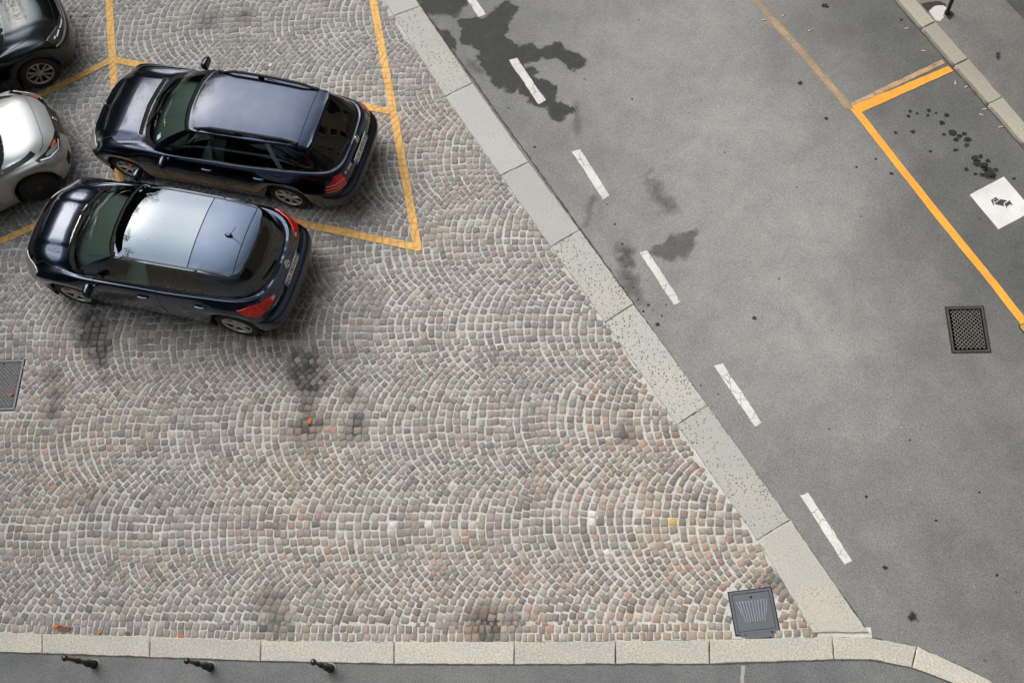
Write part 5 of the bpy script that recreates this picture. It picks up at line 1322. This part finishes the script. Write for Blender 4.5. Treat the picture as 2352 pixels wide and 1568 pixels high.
mic_r = reshape(cross, XF, [-1.94, -1.2625, 1.2625, 2.00], .955, .905)
MY = 29.0
mc = Car('silver_white_car', 'silvery white hatchback at the left edge with a black steel front wheel', 'parked cars', place((-9.170, 8.575), MY, (1.2625, -.70)), MY, mic_r, SILVER,
         dict(arch=[(1.2625, .31, .365), (-1.2625, .31, .365)]),
         dict(cells=[('roof', (10, 11), (0, 11)), ('roof', (9, 9), (0, 5))]+CELLS, sided=SIDED,
              mats={'windscreen': GLASS, 'side_window': GLASS_S, 'side_window#2': GLASS_D, 'rear_window': GLASS_D, 'pillar_trim': GLOSSBLACK}))
mc.gear(1.2625, -1.2625, .31, .20, .80, 'steel'); mc.cabin(.52, 1.19, .35)
mc.mirror(.70, .95, .96, mc.paint, (.15, .2, .15)); mc.handle(-.07, .82, mc.parts['door']); mc.handle(-.93, .85, mc.parts['door#2']); body_lines(mc)
mc.on_surface('bonnet_gap', [mc.line(5.5, 0, 3, sd) for sd in SIDE_SIGN], .009, simple('grey_gap', (.10, .10, .10), .8))
mc.on_surface('windscreen_base_trim', [mc.line(7.15, 0, 6.6, sd) for sd in SIDE_SIGN], .13, COWL, .006)
front_wipers(mc, [[(1.20, .40, .98), (1.08, .10, 1.03), (1.02, -.22, 1.05)], [(1.19, -.14, .99), (1.08, -.38, 1.02), (.98, -.60, 1.03)]])
for sd in SIDE_SIGN:
    mc.on_surface('wing_trim', [mc.line(5.9, 3.1, 6.6, sd)], .085, BLACKTRIM, .004)
    hl = mc.decal('headlight', [(1.97, sd*.30, .775), (1.90, sd*.44, .79), (1.72, sd*.64, .805), (1.50, sd*.735, .83), (1.50, sd*.755, .785), (1.72, sd*.72, .725), (1.90, sd*.55, .68), (1.98, sd*.36, .70)], (.6, sd*.55, .5), GLOSSBLACK, .008)
    mc.decal('lamp_lens', [(1.80, sd*.585, .765), (1.68, sd*.67, .785), (1.66, sd*.70, .755), (1.76, sd*.66, .73), (1.88, sd*.54, .70), (1.90, sd*.50, .73)], (.6, sd*.55, .5), HEADLAMP, .012, hl)
    mc.decal('indicator', [(1.90, sd*.46, .772), (1.80, sd*.56, .782), (1.80, sd*.585, .76), (1.88, sd*.50, .745)], (.6, sd*.55, .5), AMBER, .013, hl)
    mc.ribbon('light_guide', [[(1.56, sd*.75, .795), (1.72, sd*.72, .735), (1.86, sd*.59, .695), (1.93, sd*.46, .735)]], (.6, sd*.55, .5), .022, DRL, .014, hl)
    mc.decal('fog_trim', [(1.96, sd*.52, .50), (1.86, sd*.66, .50), (1.84, sd*.68, .38), (1.94, sd*.55, .38)], (.8, sd*.6, 0), BLACKTRIM, .008)
mc.decal('grille', [(1.95, -.30, .745), (1.95, .30, .745), (2.0, .22, .47), (2.0, -.22, .47)], (1, 0, .3), GLOSSBLACK, .008)
h, n = mc.hit((1.97, 0, .68), (1, 0, .3), .014); e = MB(); e.lathe([(.05, 0), (.046, .008), (.002, .012)], axis='x', seg=18); eo = e.make('emblem', BADGE, mc.root, True); eo.location = h; eo.rotation_euler = (0, -.3, 0)
# ================================================================== IRONWORK, POSTS, LITTER
def cover(name, fr, z, label, cat, frame_m, lid_m, rib_m, style):
    ce, ang, w, h = fr
    root = tag(empty(name, (ce.x, ce.y, z), ang), label, cat)
    f = MB(); t_ = .028
    for c, d in (((0, h-t_/2, -.02), (2*w, t_, .05)), ((0, -h+t_/2, -.02), (2*w, t_, .05)), ((w-t_/2, 0, -.02), (t_, 2*h-2*t_, .05)), ((-w+t_/2, 0, -.02), (t_, 2*h-2*t_, .05))): f.box(c, d)
    f.make('frame', frame_m, root)
    s_ = MB(); s_.box((0, 0, -.012-(.004 if z > 0 else 0)), (2*w+.03, 2*h+.03, .02)); s_.make('dirt_gap', SEAM, root)
    iw, ih = w-t_-.007, h-t_-.007
    l = MB(); l.box((0, 0, -.022), (2*iw, 2*ih, .04)); lid = l.make('lid', lid_m, root)
    r = MB()
    if style == 'hatch':
        p = .040
        for s_ in (1, -1):
            n = int((iw+ih)*1.42/p/2)+1
            for q in range(-n, n+1):
                c0 = q*p*1.414+(.01 if s_ > 0 else 0); X0, X1 = -iw+.014, iw-.014; Y1 = ih-.014   # rib x*s_+y = c0 clipped to the lid
                xa, xb = sorted(((c0-Y1)*s_, (c0+Y1)*s_)); xa, xb = max(xa, X0), min(xb, X1)
                if xb-xa > .02: r.box(((xa+xb)/2, c0-s_*(xa+xb)/2, .0005+(.0006 if s_ > 0 else 0)), ((xb-xa)*1.414, .011, .007), -s_*PI/4)
    elif style == 'stud':
        p = .058
        for i in range(-int(iw/p), int(iw/p)+1):
            for j in range(-int(ih/p), int(ih/p)+1):
                for o_ in (0, .5):
                    x, y = (i+o_)*p, (j+o_)*p
                    if abs(x) < iw-.03 and abs(y) < ih-.03: r.box((x, y, .0), (.030, .013, .007), PI/4 if (i+j) % 2 else -PI/4, .7)
    else:
        for k in range(-5, 6):
            yt, yb = ih*.62, -ih*(.66 if abs(k) < 5 else .2); xt, xb = k*iw*.168, k*iw*.128
            a = math.atan2(xt-xb, yt-yb); r.box(((xt+xb)/2, (yt+yb)/2, .001), (.012, math.hypot(xt-xb, yt-yb), .009), -a, .85)
    r.make('tread', rib_m, lid)
    kh = MB()
    for y in ((ih-.028, -ih+.028) if style != 'rib' else (ih-.05,)):
        kh.lathe([(.016, -.002), (.016, .0015)], (0, y, -.001), 'z', 12)
    kh.make('keyhole', SEAM, lid)
    return root
MHR = quad_frame([src(3783, 1230.6, Z_ROAD), src(3931, 1226.5, Z_ROAD), src(3960.7, 1407.6, Z_ROAD), src(3811, 1409, Z_ROAD)])
cover('manhole_cover', MHR, Z_ROAD+.004, 'square iron manhole cover with cross hatched tread set in the road', 'manhole cover', COVER, COVER, COVER_RIB, 'hatch')
cover('manhole_cover', LCOV, .004, 'studded iron manhole cover among the setts at the left edge, a leaf on it', 'manhole cover', IRON_B, COVER_L, COVER_LR, 'stud')
dr = cover('storm_drain', DRAIN, .006, 'blue grey ribbed iron storm drain against the pavement kerb', 'storm drain', IRON_B, IRON_B, simple('drain_ribs', (.25, .27, .31), .4, .4, var=.2), 'rib')
ce, ang, w, h = DRAIN
lp_ = MB(); lp_.box((.01, -h-.035, -.012), (2*w*.66, .07, .03)); lp_.box((-w*.7, -h-.014, -.012), (.06, .028, .03)); lp_.box((w*.74, -h-.014, -.012), (.06, .028, .03)); lp_.make('lip', IRON_B, dr)
ho = MB(); ho.box((.01, -h-.082, -.004), (2*w*.6, .022, .006)); ho.make('inlet', SEAM, dr)
# small access cover overpainted by the bright yellow line
g0 = src(4072, 1303, ZM)
uc = tag(empty('utility_cover', g0), 'small access cover under yellow paint at the right edge, end of the bright line', 'utility cover')
d1 = (src(4096, 1338, ZM)-src(4070, 1304, ZM)).normalized(); d2 = Vector((-d1.y, d1.x, 0)); d2 = d2 if d2.x > 0 else -d2
def quadmesh(nm, o_, a, b, la, lb, z, m, par):
    r_ = .02; pts = []
    for cx_, cy_, a0 in ((r_, r_, PI), (la-r_, r_, 1.5*PI), (la-r_, lb-r_, 0), (r_, lb-r_, .5*PI)):
        for k in range(5):
            t_ = a0+k*PI/8; pts.append(a*(cx_+r_*math.cos(t_))+b*(cy_+r_*math.sin(t_)))
    vs = [o_+p+Vector((0, 0, z)) for p in pts]; n_ = len(vs)
    vs += [o_+p+Vector((0, 0, z-.012)) for p in pts]
    ob = mesh(nm, vs, [tuple(range(n_))]+[(i, n_+i, n_+(i+1) % n_, (i+1) % n_) for i in range(n_)], m, par)
    bm = bmesh.new(); bm.from_mesh(ob.data); bmesh.ops.recalc_face_normals(bm, faces=bm.faces); bm.to_mesh(ob.data); bm.free(); return ob
quadmesh('frame', Vector(), d1, d2, .25, .25, .004, SEAM, uc)
quadmesh('lid', d1*.012+d2*.012, d1, d2, .226, .226, .008, simple('yellowed_iron', (.42, .29, .06), .6, var=.3), uc)

# bollards
def bollard(x, y, label):
    p = src(x, y, Z_PAVE)
    root = tag(empty('bollard', p), label, 'bollard', 'black bollards on the pavement')
    b = MB(); b.lathe([(.058, 0), (.058, .03), (.050, .05), (.046, .13), (.050, .16), (.050, .19), (.036, .22), (.030, .30), (.0285, .40), (.036, .415), (.038, .435), (.036, .455), (.026, .47), (.023, .60), (.022, .70), (.028, .715), (.022, .73)], seg=20)
    clean(b.make('post', BOLLARD_M, root))
    t_ = MB(); t_.lathe([(.012, .725)]+[(.041*math.cos(a), .770+.041*math.sin(a)) for a in np.linspace(-1.1, 1.5, 12)]+[(.002, .811)], seg=20)
    clean(t_.make('ball_top', BOLLARD_TOP, root))
    c_ = MB(); c_.lathe([(.075, 0), (.075, .004), (.06, .006)], seg=20); c_.make('base_plate', simple('scuffed_base', (.26, .25, .23), .8) if 'scuffed_base' not in bpy.data.materials else bpy.data.materials['scuffed_base'], root)
bollard(377, 2656, 'black iron bollard nearest the left edge, below the kerb'); bollard(841, 2667, 'black iron bollard between the other two'); bollard(1321, 2672, 'black iron bollard beside splashes on the pavement, rightmost of the row')
# pole by the cement patch
pp = src(3787, 54, ZP)
pole = tag(empty('sign_pole', pp), 'dark green metal pole rising from a white cement patch by the far kerb', 'pole')
b = MB(); b.lathe([(.040, -.01), (.040, .05), (.029, .07), (.029, 2.9)], seg=16); clean(b.make('post', POLE_M, pole))
b = MB(); b.lathe([(.033, 2.9), (.033, 2.92), (.012, 2.94)], seg=16); clean(b.make('cap', POLE_M, pole))

def leaf(p, size, rz, mat, label, curl=.25, n=6):
    vs = []; fs = []
    for i in range(n+1):
        t_ = i/n; w = .42*math.sin(PI*min(1, t_*1.02))**.8*(1-.35*t_)+.01
        for k in (-1, 0, 1):
            vs.append(((t_-.5)*size, k*w*size*.75, size*curl*((t_-.5)**2*1.6+abs(k)*w*.9)+.006))
    for i in range(n):
        for k in (0, 1): a = i*3+k; fs.append((a, a+3, a+4, a+1))
    bb = len(vs); vs += [(-.5*size, -.02*size, .01), (-.5*size, .02*size, .01), (-.82*size, 0, .02)]; fs.append((bb, bb+1, bb+2))
    o = mesh('fallen_leaf', vs, fs, mat, None, True); o.location = p; o.rotation_euler = (random.uniform(-.15, .15), random.uniform(-.1, .1), rz)
    return tag(o, label, 'leaf', 'fallen leaves')
def s8(x, y, z=.004): return src(x/1.568, 2450+y/1.568, z)
leaf(src(1240, 1681, .004), .115, 1.4, LEAF_O, 'bright orange leaf on the oil darkened setts')
leaf(s8(352, 84), .10, .5, LEAF_O, 'orange leaf at the left of the small leaf pile by the kerb'); leaf(s8(384, 96), .12, -.2, LEAF_B, 'brown leaf in the middle of the small leaf pile by the kerb'); leaf(s8(424, 99), .11, .35, LEAF_B, 'dark brown leaf at the right of the small leaf pile by the kerb')
leaf(s8(620, 121), .08, 0, LEAF_O, 'pale tan leaf along the kerb, just right of the leaf pile'); leaf(s8(800, 127), .075, .3, LEAF_B, 'small brown leaf against the kerb between two bollards'); leaf(s8(1135, 140), .085, -.1, LEAF_O, 'orange leaf against the kerb above the middle bollard')
leaf(src(44, 1578, .012), .075, .2, LEAF_O, 'orange leaf lying on the studded manhole cover'); leaf(src(1556, 1054, .004), .055, .8, LEAF_O, 'tiny red leaf scrap below the sharp yellow corner')
leaf(src(283, 67, .004), .075, 1.3, LEAF_B, 'red brown leaf on the setts beside the black car nose'); leaf(src(342, 64, .004), .08, .5, LEAF_B, 'thin dark leaf lying left of the yellow line near the top')
leaf(src(1386, 352, .004), .065, .9, LEAF_O, 'tan leaf above the navy estate tail')
for x, y, a in ((515,263,.3),(1345,245,.0),(1490,437,-.3),(1762,712,1.4),(1855,747,.4),(2015,937,0),(1985,985,-.4),(2155,1090,.1),(118,172,.2),(285,135,.8),(2240,600,.5)):
    p = c6(x, y, Z_ROAD+.008); b = MB()
    b.tube([(-.03, 0, 0), (.012, 0, 0)], .0075, 7)
    r_ = tag(empty('cigarette_butt', p, a), 'pale cigarette butt lying on the dark asphalt near the far kerb', 'cigarette butt', 'cigarette butts')
    b.make('paper', PAPER, r_)
    b = MB(); b.tube([(.012, 0, 0), (.034, 0, 0)], .0078, 7); b.make('filter', FILTER_M, r_)
def scrap(p, size, lab, rz):
    n = 9; vs = [(0, 0, .012)]+[(size*(.8+.4*random.random())*math.cos(2*PI*k/n)*.6, size*(.8+.4*random.random())*math.sin(2*PI*k/n)*.42, .004+.008*random.random()) for k in range(n)]
    o = mesh('paper_scrap', vs, [(0, k+1, (k+1) % n+1) for k in range(n)], PAPER); o.location = p; o.rotation_euler.z = rz
    tag(o, lab, 'litter', 'paper scraps')
scrap(src(373, 565, .004), .05, 'crumpled white paper scrap left of the navy estate headlight', .2); scrap(src(1082, 261, .004), .06, 'white paper scrap on the setts above the navy estate roof', 1.0); scrap(src(1000, 110, .004), .04, 'small white paper scrap between the two upper yellow lines', .4)

# ================================================================== BUILDINGS ROUND THE SQUARE (outside the picture, seen in the paint and glass)
STUCCO = simple('beige_stucco', (.30, .255, .19), .9, var=.12); STUCCO_D = simple('dark_stone_front', (.030, .029, .028), .9, var=.15); STUCCO_G = simple('grey_stucco', (.07, .068, .064), .9, var=.15)
PANE = simple('dark_window_pane', (.02, .024, .026), .08); TRIM = simple('pale_window_trim', (.38, .35, .29), .8)
def building(loc, yaw, w, d, h, wall_m, label, cols, rows, first=4.2, ww=1.2, wh=2.1):
    root = tag(empty('building', loc, yaw), label, 'building')
    b = MB(); b.box((0, -d/2, h/2), (w, d, h)); b.box((0, -d/2, h+.25), (w+1.0, d+1.0, .5)); b.box((0, .06, 3.6), (w, .12, .25)); b.make('wall', wall_m, root)
    f0 = p0 = None
    for r in range(rows):
        for c in range(cols):
            x = -w/2+(c+.5)*w/cols; z = first+r*3.5
            if f0 is None:
                f = MB(); f.box((0, .06, wh/2+.08), (ww+.3, .12, .16)); f.box((0, .09, -wh/2-.06), (ww+.4, .18, .12)); f.box((-ww/2-.075, .06, 0), (.15, .12, wh)); f.box((ww/2+.075, .06, 0), (.15, .12, wh))
                f0 = f.make('window', TRIM, root); p = MB(); p.box((0, .02, 0), (ww, .04, wh)); p0 = p.make('pane', PANE, f0); f0.location = (x, 0, z)
            else:
                f1 = f0.copy(); COL.objects.link(f1); f1.parent = root; f1.location = (x, 0, z); p1 = p0.copy(); COL.objects.link(p1); p1.parent = f1
building((-4, -2.6, 0), 0, 56, 9, 21, STUCCO_D, 'dark stone house behind the viewpoint along the lower pavement', 14, 5)
_a = math.atan2(df.y, df.x); _c = rf[1]+nb*6.2+df*4
building((_c.x, _c.y, 0), _a+(PI if (Vector((-math.sin(_a), math.cos(_a), 0)).dot(nb) > 0) else 0), 46, 9, 19, STUCCO, 'beige house with pale window surrounds across the road', 13, 4)
building((-25, 12, 0), -PI/2, 46, 9, 17.5, STUCCO_G, 'grey house at the left end of the square', 12, 3)
building((-8, 42, 0), PI, 60, 9, 18, STUCCO_G, 'long grey house at the far end of the square', 14, 4)
def tree(x, y, h, r, label, n=2600):
    root = tag(empty('tree', (x, y, 0)), label, 'tree', 'trees at the left end of the square')
    t = MB(); t.tube([(0, 0, 0), (.1, 0, h*.3), (0, .1, h*.55), (.05, 0, h*.85)], [.22, .17, .12, .04], 8)
    for k in range(7):
        a = k*2.4; t.tube([(.05, .05, h*(.34+.06*k)), (math.cos(a)*r*.45, math.sin(a)*r*.45, h*(.5+.06*k)), (math.cos(a)*r*.8, math.sin(a)*r*.8, h*(.6+.055*k))], [.09, .05, .02], 6)
    t.make('trunk', simple('bark', (.06, .05, .04), .9) if 'bark' not in bpy.data.materials else bpy.data.materials['bark'], root, True)
    cl = [(Vector((random.gauss(0, .45), random.gauss(0, .45), random.gauss(0, .42))), random.uniform(.18, .36)) for _ in range(26)]
    vs = []; fs = []
    for _ in range(n):
        c, rr = random.choice(cl); p = c+Vector((random.gauss(0, rr), random.gauss(0, rr), random.gauss(0, rr)))*.6
        p = Vector((p.x*r, p.y*r, h*.66+p.z*h*.32)); u = Vector((random.gauss(0, 1), random.gauss(0, 1), random.gauss(0, .6))).normalized(); v = u.orthogonal().normalized(); s_ = random.uniform(.09, .2)
        b_ = len(vs); vs += [p-u*s_, p+v*s_*.6, p+u*s_, p-v*s_*.6]; fs.append((b_, b_+1, b_+2, b_+3))
    mesh('crown', vs, fs, simple('leaves', (.05, .075, .03), .7, var=.4) if 'leaves' not in bpy.data.materials else bpy.data.materials['leaves'], root)
for q, (x, y, h, r) in enumerate([(-20.5, 6, 15.5, 3.6), (-21, 13, 17, 3.9), (-20.5, 20, 16, 3.6), (-19, 27, 18, 3.9), (-13, 31, 17, 3.6), (-6, 33, 17.5, 3.7)]):
    tree(x, y, h, r, ['leafy street tree nearest the pavement, left of the square', 'tall leafy tree in the middle of the left row', 'leafy tree third along the left row', 'leafy tree at the far left corner of the square', 'leafy tree left of centre at the far end', 'leafy tree at the centre of the far end'][q])
# ================================================================== SKY AND LIGHT
world = bpy.data.worlds.new('World'); sc.world = world; world.use_nodes = True
nt = world.node_tree; nt.nodes.clear()
wo = nt.nodes.new('ShaderNodeOutputWorld'); bg = nt.nodes.new('ShaderNodeBackground'); sky = nt.nodes.new('ShaderNodeTexSky')
SUN_EL, SUN_AZ = math.radians(42), math.radians(-48)
GLOW = 9.5
sky.sky_type = 'NISHITA'; sky.sun_disc = False; sky.sun_elevation = SUN_EL; sky.sun_rotation = SUN_AZ
sky.air_density = 1.2; sky.dust_density = 5; sky.ozone_density = 1.2
tc = nt.nodes.new('ShaderNodeTexCoord'); nz = nt.nodes.new('ShaderNodeTexNoise'); nz.inputs['Scale'].default_value = 2.2; nz.inputs['Detail'].default_value = 6; nz.inputs['Roughness'].default_value = .55
rp = nt.nodes.new('ShaderNodeValToRGB'); rp.color_ramp.elements[0].position = .30; rp.color_ramp.elements[0].color = (2.7, 2.9, 3.1, 1); rp.color_ramp.elements[1].position = .68; rp.color_ramp.elements[1].color = (4.4, 4.6, 4.75, 1)
mx = nt.nodes.new('ShaderNodeMix'); mx.data_type = 'RGBA'; mx.inputs[0].default_value = .78
L = nt.links.new
L(tc.outputs['Generated'], nz.inputs['Vector']); L(nz.outputs['Fac'], rp.inputs['Fac']); L(sky.outputs[0], mx.inputs[6]); L(rp.outputs['Color'], mx.inputs[7])
# a bright thin spot in the cloud deck round the hidden sun
geo = nt.nodes.new('ShaderNodeVectorMath'); geo.operation = 'DOT_PRODUCT'
sd_ = Vector((math.sin(SUN_AZ)*math.cos(SUN_EL), math.cos(SUN_AZ)*math.cos(SUN_EL), math.sin(SUN_EL)))
geo.inputs[1].default_value = sd_; nrm = nt.nodes.new('ShaderNodeVectorMath'); nrm.operation = 'NORMALIZE'
L(tc.outputs['Generated'], nrm.inputs[0]); L(nrm.outputs[0], geo.inputs[0])
gl = nt.nodes.new('ShaderNodeMapRange'); gl.interpolation_type = 'SMOOTHSTEP'; gl.inputs['From Min'].default_value = .56; gl.inputs['From Max'].default_value = 1.0; gl.inputs['To Min'].default_value = 1.0; gl.inputs['To Max'].default_value = GLOW
L(geo.outputs['Value'], gl.inputs['Value'])
gm = nt.nodes.new('ShaderNodeMix'); gm.data_type = 'RGBA'; gm.blend_type = 'MULTIPLY'; gm.inputs[0].default_value = 1
L(mx.outputs[2], gm.inputs[6]); L(gl.outputs[0], gm.inputs[7])
L(gm.outputs[2], bg.inputs['Color']); bg.inputs['Strength'].default_value = .10; L(bg.outputs[0], wo.inputs['Surface'])
sun = bpy.data.objects.new('sun', bpy.data.lights.new('sun', 'SUN')); COL.objects.link(sun)
sun.data.energy = .5; sun.data.angle = math.radians(75); sun.data.color = (1, .995, .985)
sd_ = Vector((math.sin(SUN_AZ)*math.cos(SUN_EL), math.cos(SUN_AZ)*math.cos(SUN_EL), math.sin(SUN_EL)))
sun.rotation_euler = sd_.to_track_quat('Z', 'Y').to_euler()
sc.view_settings.view_transform = 'Standard'; sc.view_settings.look = 'None'; sc.view_settings.gamma = 1; sc.view_settings.exposure = -.03
try: sc.cycles.use_denoising = True; sc.cycles.max_bounces = 8
except Exception: pass
